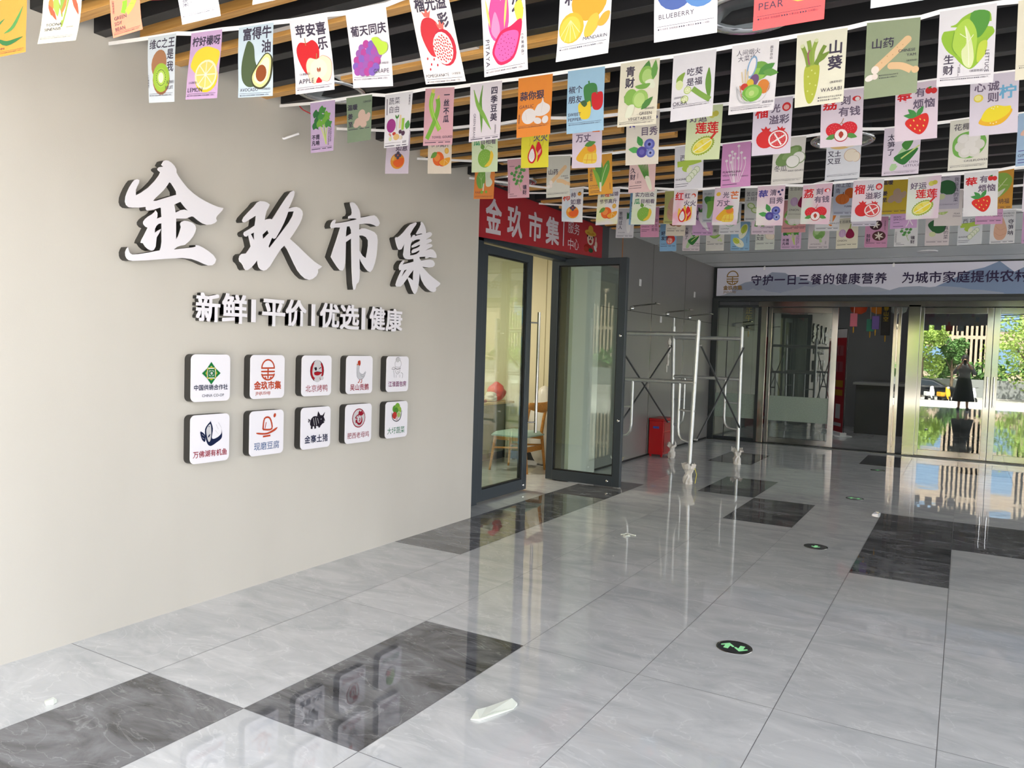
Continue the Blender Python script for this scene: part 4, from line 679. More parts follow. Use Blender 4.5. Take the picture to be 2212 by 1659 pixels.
ART = {
 'zucchini': lambda n: ('#f0a04a', [L('#4d8a52', .1, .08, 1.05, .16, .75, .42, .52, taper=True), L('#5b9a56', .1, .42, .92, .66, .78, .9, .3, taper=True), L('#3f7d4a', .13, .22, 1.02, .5, 1.2, .92, 1.1, taper=True), T('ZUCCHINI', .08, 1.28, .075)] + foot(1.4, 'v', n)),
 'toona': lambda n: ('#f3efdc', [L('#9aae4c', .04, .55, 1.1, .5, .7, .3, .3), L('#9aae4c', .04, .55, 1.12, .62, .7, .7, .2), leaf('#e28c4a', .2, .3, .5, .14, 85), leaf('#a6c25a', .32, .3, .55, .16, 80), leaf('#d8634a', .15, .5, .5, .1, 60), leaf('#e28c4a', .6, .3, .5, .12, 100), leaf('#d8634a', .75, .3, .6, .1, 70), leaf('#8fb052', .55, .1, .6, .12, 95), T('TOONA', .14, .98, .11), T('SINENSIS', .12, 1.1, .11), T('《蔬菜物语》', .66, 1.12, .04)] + foot(1.36, 'v', n)),
 'soybean': lambda n: ('#f39a7c', [L('#8cbf3e', .16, .48, .4, .5, .75, .42, .98), L('#b5dc55', .17, .88, .3, .8, .75, .55, 1.0), L('#93c544', .012, .8, .82, .62, .78), TR('《蔬菜物语》', .08, .55, .07), T('GREEN', .12, 1.0, .13), T('SOY', .12, 1.14, .13), T('BEAN', .12, 1.28, .13)] + foot(1.42, 'v', n)),
 'caiwhite': lambda n: ('#f3f0f8', [T('菜', .08, .95, .18), TV('《蔬菜》', .3, .9, .05)] + foot(1.3, 'v', n)),
 'blankwhite': lambda n: ('#f3f0f8', [E('#e7a25a', .5, .7, .25), ] + foot(1.3, 'f', n)),
 'kiwi': lambda n: ('#dfe9f6', [T('维C之王', .06, .06, .245, K, .02), T('是', .7, .32, .25, K, .02), T('我', .7, .6, .25, K, .02), E('#b58362', .42, .64, .27, .33, 25), E('#a57250', .5, 1.0, .32, .35), E('#a9cf4d', .5, .96, .31, .33), E('#bfe067', .5, .96, .2, .22), dots('#3a4a2a', ring(.5, .96, .17, .18, 22), .012, .022), E('#f2f4dc', .5, .96, .1, .12), TR('《水果蜜语》', .0, .85, .06), T('KIWI', .72, 1.02, .11), T('FRUIT', .66, 1.14, .11)] + foot(1.32, 'f', n)),
 'lemon': lambda n: ('#d9b6e4', [T('柠好檬呀', .06, .1, .225, K, .026), P('#f3e04a', .08, .72, .2, .45, .5, .34, .8, .4, .97, .5, .93, .75, .8, 1.0, .4, 1.0, .15, .85), E('#efd63f', .62, 1.05, .36, .33), E('#faf3cf', .6, .98, .35, .34), E('#f3df7c', .6, .98, .3, .29)] + [L('#faf3cf', .03, .6 - .3 * math.cos(a), .98 - .3 * math.sin(a), .6 + .3 * math.cos(a), .98 + .3 * math.sin(a)) for a in (0, .785, 1.57, 2.356)] + [E('#fdfbea', .6, .98, .04), T('《水果蜜语》', .05, 1.12, .055), T('LEMON', .05, 1.24, .14)] + foot(1.4, 'f', n)),
 'avocado': lambda n: ('#cfe2f3', [T('富得牛', .12, .04, .28, K, .026), T('油', .68, .34, .28, K, .026), P('#55664a', .3, .32, .46, .45, .5, .75, .6, 1.0, .55, 1.25, .3, 1.3, .12, 1.15, .1, .85, .2, .5), P('#4a4a38', .98, .7, 1.0, .9, .92, 1.2, .7, 1.36, .45, 1.3, .38, 1.08, .55, .85, .8, .62), P('#e3e6a0', .94, .7, .95, .9, .88, 1.17, .68, 1.32, .47, 1.26, .41, 1.08, .56, .88, .8, .65), P('#f3efd6', .9, .75, .9, .9, .84, 1.12, .67, 1.26, .51, 1.2, .46, 1.08, .58, .92, .78, .72), E('#96512f', .67, 1.03, .15, .18, 20), T('AVOCADO', .06, 1.31, .1), T('《水果蜜语》', .66, 1.34, .05)] + foot(1.44, 'f', n)),
 'apple': lambda n: ('#f3effa', [T('苹安喜', .12, .12, .27, K, .026), T('乐', .66, .42, .27, K, .026), P('#d62f36', .1, .62, .2, .48, .38, .5, .55, .46, .68, .6, .66, .85, .5, 1.1, .3, 1.12, .14, .85), L('#b78a5a', .02, .36, .55, .35, .4), P('#e3a79a', .31, .95, .41, .81, .6, .85, .76, .79, .95, .89, .97, 1.1, .87, 1.33, .65, 1.29, .48, 1.35, .35, 1.18), P('#f4e4c9', .32, .95, .42, .82, .6, .86, .76, .8, .94, .9, .96, 1.1, .86, 1.32, .65, 1.28, .48, 1.34, .36, 1.18), E('#f8edd8', .63, 1.05, .22, .2), leaf('#a5523e', .6, 1.02, .11, .05, 80), leaf('#a5523e', .67, 1.02, .11, .05, 100), L('#b78a5a', .02, .6, .86, .62, .74), P('#d62f36', .62, 1.22, .7, 1.33, .55, 1.33), T('《水果蜜语》', .1, 1.1, .055), T('APPLE', .1, 1.2, .14)] + foot(1.4, 'f', n)),
 'grape': lambda n: ('#f5f1fb', [T('葡天同庆', .07, .3, .22, K, .026)] + [E(('#9a5fb0', '#b34a9a', '#8563bd', '#a555ad')[i % 4], x, y, .085) for i, (x, y) in enumerate([(.3, .75), (.42, .68), (.55, .7), (.66, .76), (.22, .85), (.35, .84), (.48, .82), (.6, .85), (.7, .9), (.15, .98), (.28, .96), (.42, .95), (.55, .97), (.66, 1.02), (.12, 1.1), (.25, 1.1), (.38, 1.08), (.5, 1.1), (.62, 1.14), (.15, 1.2), (.28, 1.22), (.4, 1.22), (.52, 1.22)])] + [P('#b9d94f', .58, .6, .72, .58, .82, .66, .95, .72, .92, .86, .75, .92, .68, .78), T('《水果蜜语》', .68, 1.05, .05), T('GRAPE', .56, 1.16, .12)] + foot(1.32, 'f', n)),
 'pomegranate': lambda n: ('#f8f3f3', [T('榴光溢', .1, .05, .27, K, .026), T('彩', .62, .36, .27, K, .026), G('#e2746c', .3, .4, .24, .3, .32, .34, .37, .26, .41, .34, .48, .3, .43, .42), P('#cc3a45', .14, .7, .22, .46, .42, .42, .6, .55, .6, .8, .48, 1.05, .28, 1.04), G('#e2746c', .6, .62, .55, .52, .62, .56, .66, .48, .7, .56, .76, .52, .72, .64), E('#c43246', .66, .94, .28, .31), E('#f7e6e2', .62, .95, .24, .27), dots('#cc3a45', seeds(60, .62, .96, .225), .022, .015, 40), dots('#c43246', [(.18, 1.1), (.25, 1.2), (.34, 1.12), (.2, 1.28), (.4, 1.22)], .018, .026, 30), T('POMEGRANATE', .05, 1.35, .078), T('《水果蜜语》', .68, 1.36, .045)] + foot(1.45, 'f', n)),
 'pitaya': lambda n: ('#f8f3f8', [T('红红', .1, .0, .3, K, .026), T('火', .68, .3, .28, K, .026), P('#e5559e', .14, .75, .2, .35, .35, .15, .45, .35, .55, .1, .62, .4, .58, .8, .3, .98), P('#f08fc0', .2, .8, .3, .5, .4, .75, .35, .95), leaf('#f0d97a', .18, .75, .5, .05, -100), leaf('#f0d97a', .5, .8, .6, .05, -80), P('#dede5a', .75, .5, .9, .4, .95, .6, .85, .8), P('#d92f5e', .22, 1.1, .4, .85, .65, .78, .9, .7, .85, 1.0, .7, 1.3, .4, 1.38, .25, 1.25), P('#ee63ab', .27, 1.12, .42, .9, .65, .85, .82, .9, .78, 1.08, .66, 1.27, .42, 1.33, .3, 1.24), dots('#7a2456', seeds(30, .54, 1.1, .22), .009), TR('PITAYA', .06, .92, .13), TR('《水果蜜语》', .88, .9, .07)] + foot(1.42, 'f', n)),
 'mandarin': lambda n: ('#eef1f8', [T('利', .1, .32, .28, K, .026), E('#f0a23c', .58, .58, .34, .33), leaf('#9cc65a', .66, .32, .42, .2, 25), E('#f3b23f', .26, .98, .24, .26), E('#f6c452', .24, 1.0, .2, .22)] + [L('#fbe3a0', .012, .24, .85, .24 + .2 * math.cos(a), 1.02 + .2 * math.sin(a)) for a in (.3, .9, 1.5, 2.1, 2.7)] + [P('#f3b84e', .52, 1.05, .62, .85, .76, .82, .78, 1.0, .66, 1.16, .54, 1.18), P('#f0a646', .76, 1.0, .86, .84, .98, .82, .96, .95, .86, 1.04), T('MANDARIN', .5, 1.16, .085)] + foot(1.29, 'f', n)),
 'blueberry': lambda n: ('#f3f0fa', [E('#5266a8', .34, .78, .3, .3), E('#5d86c4', .74, .82, .28, .28), T('BLUEBERRY', .07, 1.1, .105)] + foot(1.3, 'f', n)),
 'pear': lambda n: ('#ea6468', [E('#efc35c', .68, .8, .34, .4), E('#fbf6e4', .66, .82, .27, .33), T('PEAR', .06, 1.1, .15)] + foot(1.32, 'f', n)),
 'lightblue': lambda n: ('#dbe6f2', [E('#e58a8a', .5, .7, .3)] + foot(1.36, 'f', n)),
 'glebionis': lambda n: ('#d9bfe8' if n else '#dcb9dc', gleb_art() + [TV('不', .06, .98, .16, K, .026), TV('凡', .06, 1.16, .16, K, .026), TV('茼', .24, .98, .16, K, .026), TV('响', .24, 1.16, .16, K, .026), TR('GLEBIONIS', .84, .82, .085), TR('CORONARIA', .76, .82, .085)] + foot(1.38, 'v', False)),
 'ginger': lambda n: ('#8ea088' if n else '#cdb13c', ginger_art('#e3c4b6' if n else '#b99f8e') + [T('温暖', .04, .25 if n else .1, .2, K, .026), T('姜', .05, .55, .2, K, .026), T('至', .05, .82, .2, K, .026), T('GINGER', .66, .16 if n else .04, .09)] + foot(1.05 if n else 1.36, 'v', False)),
 'vegetables': lambda n: ('#f1eef7', [G('#8f8896', .06, .12, .1, .12, .1, .58, .06, .58), T('蔬菜', .14, .1, .21, K, .01), T('自由', .14, .34, .21, K, .01), E('#a8418f', .26, .9, .18, .2), L('#8fb052', .09, .48, .7, .48, 1.05, taper=True), leaf('#4f8f45', .48, .72, .14, .06, -60), leaf('#4f8f45', .48, .72, .14, .06, -120), L('#efd3b2', .07, .61, .62, .6, 1.0), L('#a6d04e', .1, .72, .72, .72, 1.05), leaf('#5f9f58', .88, 1.05, .26, .2, -80), E('#c2453c', .4, 1.14, .07, .05), E('#5b4158', .64, 1.1, .06), E('#5b4158', .76, 1.15, .07), E('#e8c183', .5, 1.24, .12, .09), E('#dfe8b0', .26, 1.28, .06), E('#efdfc8', .68, 1.27, .06), L('#e2948a', .05, .2, 1.12, .28, 1.2), TV('新鲜直达', .88, .08, .07), L(K, .006, .05, 1.4, .7, 1.4), T('自然', .76, 1.36, .08)] + foot(1.44, 'v', False)[1:]),
 'towelgourd': lambda n: ('#deadb9', [L('#9ccc52', .14, .28, .12, .22, .4, .3, .7, .55, 1.12), L('#7fb548', .14, .44, .28, .48, .5, .38, .85, .12, 1.34), L('#b9de78', .02, .26, .2, .25, .45, .36, .75, .56, 1.08), leaf('#e6d06a', .28, .14, .14, .06, -70), leaf('#e6d06a', .28, .14, .14, .06, -110), leaf('#e6d06a', .44, .3, .14, .06, -60), TV('一丝不瓜', .66, .1, .2, K, .026), T('TOWEL GOURD', .3, 1.26, .09)] + foot(1.4, 'v', False)),
 'greenbeans': lambda n: ('#ece3ee', [L('#6f9f4d', .1, .4, .06, .34, .5, .38, .9, .4, 1.3, taper=True), L('#8cbb58', .12, .12, .15, .25, .55, .48, .9, .7, 1.25, taper=True), TV('四季豆美', .66, .12, .22, K, .026), TR('GREEN BEANS', .13, .78, .1), TR('《蔬菜物语》', .82, 1.1, .05)] + foot(1.42, 'v', False)),
 'garlic': lambda n: ('#ee9140', [T('蒜你狠', .06, .36, .24, K, .026), T('GARLIC', .05, .68, .12), E('#efe9ea', .35, 1.0, .21, .2), P('#efe9ea', .5, .95, .58, .75, .7, .68, .74, .55, .78, .68, .94, .78, .95, .92, .8, 1.02, .6, 1.02), E('#efe9ea', .62, 1.14, .12, .08, 20), E('#efe9ea', .84, 1.13, .09, .1, 20), L('#d8cfd2', .008, .25, .9, .3, 1.1), L('#d8cfd2', .008, .74, .7, .72, .95), TR('《蔬菜物语》', .05, .9, .05)] + foot(1.24, 'v', n)),
 'sweetpepper': lambda n: ('#a6cdeb', [T('椒个', .04, .38, .19, K, .015), T('朋友', .04, .62, .19, K, .015), P('#4d8a52', .45, .45, .6, .36, .78, .4, .82, .62, .75, .85, .62, .95, .5, .8), L('#4d8a52', .04, .6, .4, .58, .3), P('#d3343a', .68, .62, .82, .6, .96, .62, .97, .9, .88, 1.02, .74, 1.0, .68, .85), L('#6f7b62', .03, .82, .64, .8, .54), P('#efd23f', .32, .86, .42, .78, .55, .82, .64, .8, .66, 1.05, .6, 1.2, .42, 1.2, .34, 1.05), P('#4f6b4a', .38, .8, .5, .76, .56, .86, .48, .92), T('SWEET', .04, 1.02, .11), T('PEPPER', .04, 1.14, .11)] + foot(1.28, 'v', n)),
 'greens': lambda n: ('#ece5d3', [TV('青财', .14, .1, .25, K, .026), leaf('#5a8f4e', .6, .5, .5, .26, -75), E('#8fbe5e', .68, .36, .19, .22), E('#b5d784', .7, .38, .13, .17), leaf('#6fa556', .86, .48, .46, .16, -85), P('#edf0dc', .66, .5, .82, .46, .92, .62, .84, .68, .72, .6), P('#7fb257', .42, .58, .78, .55, .7, .66, .5, .66), leaf('#5f9a52', .16, .95, .3, .3, -40), E('#8fbe5e', .32, .84, .17, .2), E('#a6cf72', .56, .9, .2, .22), E('#c3e08e', .54, .92, .14, .17), leaf('#5a8f4e', .6, 1.16, .4, .16, -45), P('#edf0dc', .2, 1.3, .26, 1.05, .4, 1.02, .42, 1.12, .34, 1.3), T('《蔬菜物语》', .66, 1.12, .05), T('GREEN', .56, 1.2, .1), T('VEGETABLES', .28, 1.31, .1)] + foot(1.42, 'v', n)),
 'okra': lambda n: ('#ebe8f2', [T('吃葵', .34, .34, .19, K, .015), T('是福', .34, .57, .19, K, .015), P('#8fb052', .1, .62, .14, .5, .3, .42, .26, .58, .24, .75, .14, .78), E('#dfe8b0', .18, .7, .09, .11), L('#6f9a48', .14, .86, .4, .86, .75, .9, 1.12, taper=True), L('#86ad55', .12, .5, .82, .7, .98, .92, 1.13), E('#b9cf7c', .38, .84, .09), E('#eaf0c8', .38, .84, .07), E('#b9cf7c', .32, 1.04, .09), E('#eaf0c8', .32, 1.04, .07), dots('#cdd99a', ring(.38, .84, .04, .04, 5) + ring(.32, 1.04, .04, .04, 5), .014), T('《蔬菜物语》', .04, .96, .05), T('OKRA', .04, 1.06, .12)] + foot(1.17, 'v', n)),
 'basket': lambda n: ('#f2eef6', [T('人间烟火', .1, .12, .13, K, .0), T('大菜场', .14, .25, .13, K, .0), TV('蔬菜自由', .82, .12, .07), E('#7fb257', .62, .62, .22, .2), E('#9ccc62', .58, .7, .16, .14), leaf('#5f9a52', .6, .7, .4, .2, -30), leaf('#6fa556', .7, .66, .34, .16, 10), E('#8fb3d9', .46, .52, .1, .24, 12), E('#f2eef6', .46, .52, .07, .2, 12), L('#e6d3b2', .03, .28, .85, .24, .6), L('#e6d3b2', .03, .33, .85, .32, .55), L('#e6d3b2', .03, .38, .85, .38, .6), E('#7a5b86', .52, .82, .1, .14, 20), E('#e5c24a', .44, .88, .08, .1), E('#cf4a41', .32, .94, .08), E('#e08b45', .74, .98, .13, .16, -15), L('#e08040', .09, .22, .9, .28, 1.2, taper=True), E('#7fbb52', .5, 1.1, .22, .19), E('#a2d36c', .5, 1.08, .15, .13), E('#c5e28e', .49, 1.1, .06)] + [L('#c9ccd2', .008, .16, .95, .25 + .1 * i, 1.28, .5 + .1 * i, 1.3) for i in range(3)] + [L('#c9ccd2', .01, .15, .92, .2, 1.2, .45, 1.32, .75, 1.25, .88, .9), L(K, .005, .04, 1.37, .7, 1.37), T('蔬菜自由', .74, 1.3, .06)] + foot(1.4, 'v', n)),
 'wasabi': lambda n: ('#efeddb', [TV('山葵', .64, .22, .3, K, .026), P('#b9c24e', .2, .68, .46, .66, .48, .95, .42, 1.3, .34, 1.46, .25, 1.42, .18, 1.1), dots('#d9df8a', [(.26, .9), (.4, .85), (.3, 1.05), (.42, 1.1), (.26, 1.2), (.36, 1.28), (.33, .78)], .018), L('#8ca54c', .08, .26, .7, .2, .45, .12, .25), L('#9db558', .08, .34, .68, .34, .4, .4, .18), L('#7f9a48', .08, .42, .68, .5, .45, .58, .3), L('#93ad52', .08, .3, .66, .28, .35, .24, .15), L('#a8647a', .03, .28, .66, .24, .45, .28, .35), leaf('#7f9a48', .36, .66, .4, .12, -35), E('#dfe6b8', .12, .25, .04), E('#dfe6b8', .4, .17, .04), T('《蔬菜物语》', .68, 1.06, .05), T('WASABI', .53, 1.17, .11), T('●菜市场永远不会让你失望', .48, 1.36, .04), T('▶蔬菜自由 ▶人间烟火气', .48, 1.42, .04)]),
 'yam': lambda n: ('#9aa78a', yam_art() + [T('山药', .1, .34, .22, K, .015), T('CHINESE', .62, .6, .08), T('YAM', .78, .7, .08), T('《蔬菜物语》', .76, .84, .04), T('●菜市场永远不会让你失望', .28, 1.08, .03), T('▶蔬菜自由 ▶人间烟火气', .28, 1.13, .03)]),
 'lettuce': lambda n: ('#e9e7f1', [P('#9cc748', .05, .55, .14, .35, .3, .3, .42, .18, .62, .1, .88, .14, .93, .4, .98, .55, .85, .72, .8, 1.0, .6, 1.22, .42, 1.1, .3, .95, .15, .8), P('#5f9f4a', .56, .12, .85, .12, .88, .35, .74, .6, .6, .55), P('#b5d95a', .3, .4, .5, .22, .66, .45, .68, .8, .6, 1.2, .42, 1.0, .26, .75), P('#e6efbc', .46, .35, .56, .55, .62, .8, .64, 1.05, .58, 1.2, .46, 1.1, .42, .85, .5, .7), L('#f3f7dc', .02, .48, .4, .54, .8, .56, 1.15), L('#f3f7dc', .012, .5, .6, .38, .5), L('#f3f7dc', .012, .52, .7, .62, .55), L('#7fae48', .012, .28, .45, .25, .75, .34, .92), P('#c9dd55', .72, .75, .86, .7, .84, .95, .7, 1.1), TV('生财', .1, .9, .2, K, .015), TV('《生菜》', .36, 1.1, .06), TR('LETTUCE', .84, .88, .1), T('《蔬菜物语》', .55, 1.24, .05)] + foot(1.36, 'v', n)),
 'creamroot': lambda n: ('#ece6d4', [E('#8a6a58', .3, .9, .2, .12)] + foot(1.25, 'v', n)),
 # fruit puns on the second kind of flag
 'persimmon': lambda n: ('#e6d8ec' if n else ('#f2eff2', '#cfe0f2'), [T('柿', .03, .2, .36, '#e2553c', .024), T('柿', .42, .18, .24, K2, .022), T('如意', .4, .48, .26, K2, .022), E('#e99a3c', .82, .26, .09), leaf(DG, .78, .2, .1, .05, -10), E('#ef9f3e', .52, 1.08, .3, .28), P('#ee6a35', .35, 1.1, .55, 1.0, .78, .98, .76, 1.2, .55, 1.3, .38, 1.22), E('#f6c26a', .34, .98, .05, .09, 20)] + [E('#5d5468', .53 + .08 * math.cos(a), .88 + .08 * math.sin(a), .065) for a in (0, 1.57, 3.14, 4.71)] + [E('#d8714e', .53, .88, .03)]),
 'orange': lambda n: ('#efe2d3' if n else ('#eeebf2', '#eef0b8'), [T('前', .12, .15, .2, K2, .022), T('橙', .32, .13, .23, '#e2553c', .024), T('似锦', .54, .15, .2, K2, .022), T('节节高升', .1, .44, .2, K2, .022), E('#ee6f38', .45, 1.02, .24, .24), E('#f4944e', .4, .98, .13), leaf('#6f9f4d', .4, .8, .34, .18, 145), E('#e2553c', .62, 1.16, .16, .12), P('#f2a83c', .5, 1.12, .7, 1.02, .94, .98, .9, 1.16, .72, 1.26, .55, 1.22), L('#fbe3b0', .012, .72, 1.05, .7, 1.24), L('#fbe3b0', .012, .72, 1.05, .86, 1.16), E('#efb44a', .8, .76, .09, .1), E('#f4c868', .8, .76, .06, .07)]),
 'melon': lambda n: ('#d5e6c0' if n else ('#eff0ea', '#dfeccb'), [T('实力出众', .1, .16, .2, K2, .022), T('瓜', .08, .42, .25, '#3f9a6a', .024), T('目相看', .34, .44, .2, K2, .022), E('#86b64e', .52, 1.08, .28, .3), dots('#a3cc70', seeds(26, .5, 1.06, .22), .012), P('#efcb4a', .74, .84, .84, 1.0, .72, 1.3, .5, 1.34, .68, 1.14), L('#9aa57c', .015, .52, .8, .62, .68, .82, .74), leaf('#6f9f4d', .46, .8, .2, .16, -110)]),
 'dragon': lambda n: ('#efe445' if n else ('#f2eef2', '#f2b9d0'), [T('红', .06, .13, .36, RED, .024), T('红', .46, .16, .24, K2, .022), E('#e2553c', .84, .26, .09), E('#f4ecee', .82, .29, .065), T('火火', .44, .46, .26, K2, .022)] + ([L('#c3b838', .012, .3 + .12 * i, .85, .33 + .12 * i, .72, .3 + .12 * i, .6) for i in range(5)] if n else [P('#f2c24a', .22, 1.15, .25, .8, .38, .9, .5, .68, .62, .9, .78, .7, .8, 1.1, .7, 1.3, .35, 1.38)]) + [P('#d9303a', .25, 1.15, .35, .92, .42, .8, .52, .95, .56, 1.2, .45, 1.38, .3, 1.34), P('#f6eef0', .29, 1.16, .37, .97, .45, .95, .51, 1.18, .43, 1.33, .33, 1.3), dots('#55434f', seeds(22, .4, 1.15, .11), .007), P('#d9303a', .55, .95, .62, .72, .72, .82, .78, 1.05, .7, 1.2, .6, 1.35, .62, 1.1), leaf('#f3a1a6', .62, 1.15, .25, .08, -60)]),
 'mango': lambda n: ('#ebdcee' if n else ('#f0edf2', '#ecc6e0'), [E('#ecc245', .16, .26, .09, .08, -20), T('光', .34, .18, .25, K2, .022), T('万丈', .12, .5, .26, K2, .022), T('芒', .62, .16, .34, '#ee7a3c', .024), P('#efb93a', .14, 1.25, .3, 1.0, .5, .85, .75, .86, .82, 1.02, .72, 1.25, .4, 1.36), E('#f08a46', .66, .93, .15, .12, -15), leaf('#5f9a52', .42, .86, .4, .16, -15), P('#f4d45a', .38, 1.36, .45, 1.12, .62, 1.1, .82, 1.1, .82, 1.36, .6, 1.4), L('#e2913c', .014, .4, 1.28, .82, 1.3), L('#e2913c', .014, .54, 1.12, .5, 1.38), L('#e2913c', .014, .68, 1.1, .68, 1.38)]),
 'bluebrief': lambda n: ('#e8e0d6' if n else ('#f0d3e6', '#f2f0ec'), [T('莓', .04, .15, .36, '#5a55a8', .024), T('清', .46, .14, .25, K2, .022), T('目秀', .44, .44, .26, K2, .022), E('#4a4878', .78, .24, .05), E('#4a4878', .9, .18, .045), E('#4a4878', .84, .34, .04), leaf('#4f9a55', .5, 1.0, .34, .18, -115), leaf('#5fae62', .44, 1.12, .36, .18, 190), E('#6468b8', .72, .95, .16), E('#8286cf', .72, .95, .1), E('#34305e', .72, .95, .045), E('#564f9e', .5, 1.16, .16), E('#6d68b4', .5, 1.16, .08), E('#7a86cc', .76, 1.2, .13), E('#a4abdf', .76, 1.2, .08), E('#34305e', .76, 1.2, .035)]),
 'durian': lambda n: ('#dde8bd' if n else ('#e6cfe2', '#e6efe6'), [T('好运', .08, .2, .25, K2, .022), E('#d6d268', .72, .27, .09), E('#c8c254', .82, .24, .08), T('莲莲', .26, .46, .33, RED, .024), (('#9fb348'), [(.5 + (.33 if k % 2 else .37) * math.cos(2 * math.pi * k / 56) * math.cos(.55) + (.22 if k % 2 else .25) * math.sin(2 * math.pi * k / 56) * math.sin(.55), 1.12 - (.33 if k % 2 else .37) * math.cos(2 * math.pi * k / 56) * math.sin(.55) + (.22 if k % 2 else .25) * math.sin(2 * math.pi * k / 56) * math.cos(.55)) for k in range(56)], [tuple(range(56))]), E('#eef0a8', .49, 1.12, .31, .19, -31), E('#efdc4a', .49, 1.12, .28, .16, -31), E('#f3e676', .4, 1.1, .09, .07), E('#f3e676', .58, 1.0, .09, .07), E('#f3e676', .45, 1.22, .08, .06), L('#f6f4d0', .03, .26, 1.28, .74, .96), L('#d9403c', .06, .72, .94, .82, .8, .86, .78)]),
 'pomegr': lambda n: ('#e6dcee' if n else ('#e4e6ef', '#f0dce8'), [T('榴', .05, .16, .36, RED, .024), T('光', .46, .16, .24, K2, .022), E('#dd3a3c', .85, .26, .11, .12), E('#f2b8b4', .85, .27, .07), T('溢彩', .42, .46, .26, K2, .022), E('#dd3a3c', .35, 1.1, .24, .24), G('#dd3a3c', .28, .9, .22, .78, .31, .82, .35, .74, .4, .82, .48, .79, .42, .92), G('#dd3a3c', .68, .95, .64, .76, .72, .84, .78, .78, .78, .84, .86, .84, .78, .96), E('#dd3a3c', .67, 1.12, .27, .26), E('#f7eef0', .67, 1.12, .245, .235), E('#dd4a50', .67, 1.12, .205, .2), dots('#f4b6b4', seeds(40, .67, 1.12, .18), .008), L('#f7eef0', .04, .5, 1.22, .84, 1.03), L('#f7eef0', .04, .58, .96, .76, 1.28)]),
 'lychee': lambda n: ('#eadcec' if n else ('#ecc9dc', '#e0ede2'), [T('荔', .04, .16, .36, RED, .024), T('刻', .46, .16, .25, K2, .022), E('#dd3a3c', .84, .26, .1, .07), E('#f4ecee', .86, .27, .055), T('有钱', .42, .46, .26, K2, .022), L('#b5896a', .02, .55, .76, .5, .88, .36, .98), L('#b5896a', .02, .5, .88, .64, .98), E('#de3540', .33, 1.06, .2, .19), E('#de3540', .68, 1.05, .2, .19), dots('#ef7078', seeds(16, .32, 1.04, .14) + seeds(16, .69, 1.02, .14), .012), leaf('#5f9a52', .4, 1.2, .28, .14, 160), leaf('#5f9a52', .62, 1.2, .28, .14, 20), E('#b9303c', .5, 1.22, .165, .175), E('#f7eef0', .5, 1.21, .15, .16), leaf('#b5473c', .5, 1.1, .2, .12, 90)]),
 'strawberry': lambda n: ('#ead9e9' if n else ('#ecebf1', '#e8e6ee'), [T('莓', .04, .17, .36, RED, .024), T('有', .46, .15, .25, K2, .022), E('#dd3a3c', .78, .25, .08, .09), E('#dd3a3c', .9, .27, .07, .08), leaf(GR, .76, .2, .1, .05, -30), T('烦恼', .42, .45, .26, K2, .022), P('#e23c38', .25, 1.08, .32, .95, .55, .88, .74, .84, .8, 1.02, .74, 1.25, .6, 1.38, .42, 1.28), leaf('#4f9a55', .52, .9, .32, .13, 190), leaf('#4f9a55', .52, .9, .3, .13, 225), leaf('#4f9a55', .52, .9, .3, .13, -60), dots('#f4dc6a', [(.45, 1.0), (.6, .98), (.7, 1.02), (.38, 1.12), (.54, 1.14), (.68, 1.16), (.48, 1.22), (.6, 1.28)], .016, .028, -25)]),
 'lemonb': lambda n: ('#e2d9eb', [T('心', .08, .18, .25, K2, .022), T('诚', .36, .18, .25, K2, .022), T('则', .36, .46, .25, K2, .022), T('柠', .6, .3, .36, '#7ab9e0', .024), E('#efdc5a', .18, .58, .1), E('#f6ee9a', .17, .57, .07), P('#f0bb3c', .2, 1.22, .25, 1.08, .35, .95, .85, .9, .82, 1.1, .65, 1.27, .4, 1.3), P('#f3df3f', .25, 1.12, .35, .88, .55, .8, .72, .84, .85, .85, .82, 1.0, .65, 1.14, .42, 1.2), dots('#fbf6c9', [(.46, .86), (.52, .83), (.58, .84), (.5, .88), (.44, 1.23), (.5, 1.25), (.56, 1.22)], .014)]),
 # far vegetable flags
 'kale': lambda n: ('#ea8f4a', [P('#7fb257', .1, .65, .25, .4, .5, .4, .55, .7, .45, 1.05, .25, 1.1, .12, .9), L('#d3e6a8', .012, .3, .5, .35, .8, .4, 1.1), L('#d3e6a8', .01, .2, .6, .34, .75), L('#d3e6a8', .01, .46, .55, .34, .75), P('#dfe9d2', .55, .4, .8, .4, .78, .65, .9, .85, .8, 1.02, .6, 1.0, .55, .7), L('#f0f2e2', .06, .48, .9, .46, 1.2), E('#8fbe4e', .4, 1.25, .07), E('#8fbe4e', .62, 1.24, .06), T('KALE', .08, 1.2, .11)] + foot(1.4, 'v', n)),
 'coriander': lambda n: ('#e7b3c0' if n else '#e6e6ea', coriander_art() + [TR('CORIANDER', .04, .8, .09), TV('镶财', .7, 1.02, .19, K, .015), L(K, .015, .1, .28, .35, .28), L(K, .015, .08, 1.36, .3, 1.36), L(K, .015, .08, 1.44, .45, 1.44)]),
 'yamgrey': lambda n: ('#d8d7cd', yam_art() + [T('山药', .06, .48, .22, K, .015), T('CHINESE', .62, .72, .075), L(K, .02, .78, .84, .95, .84)] + foot(1.36, 'v', n)),
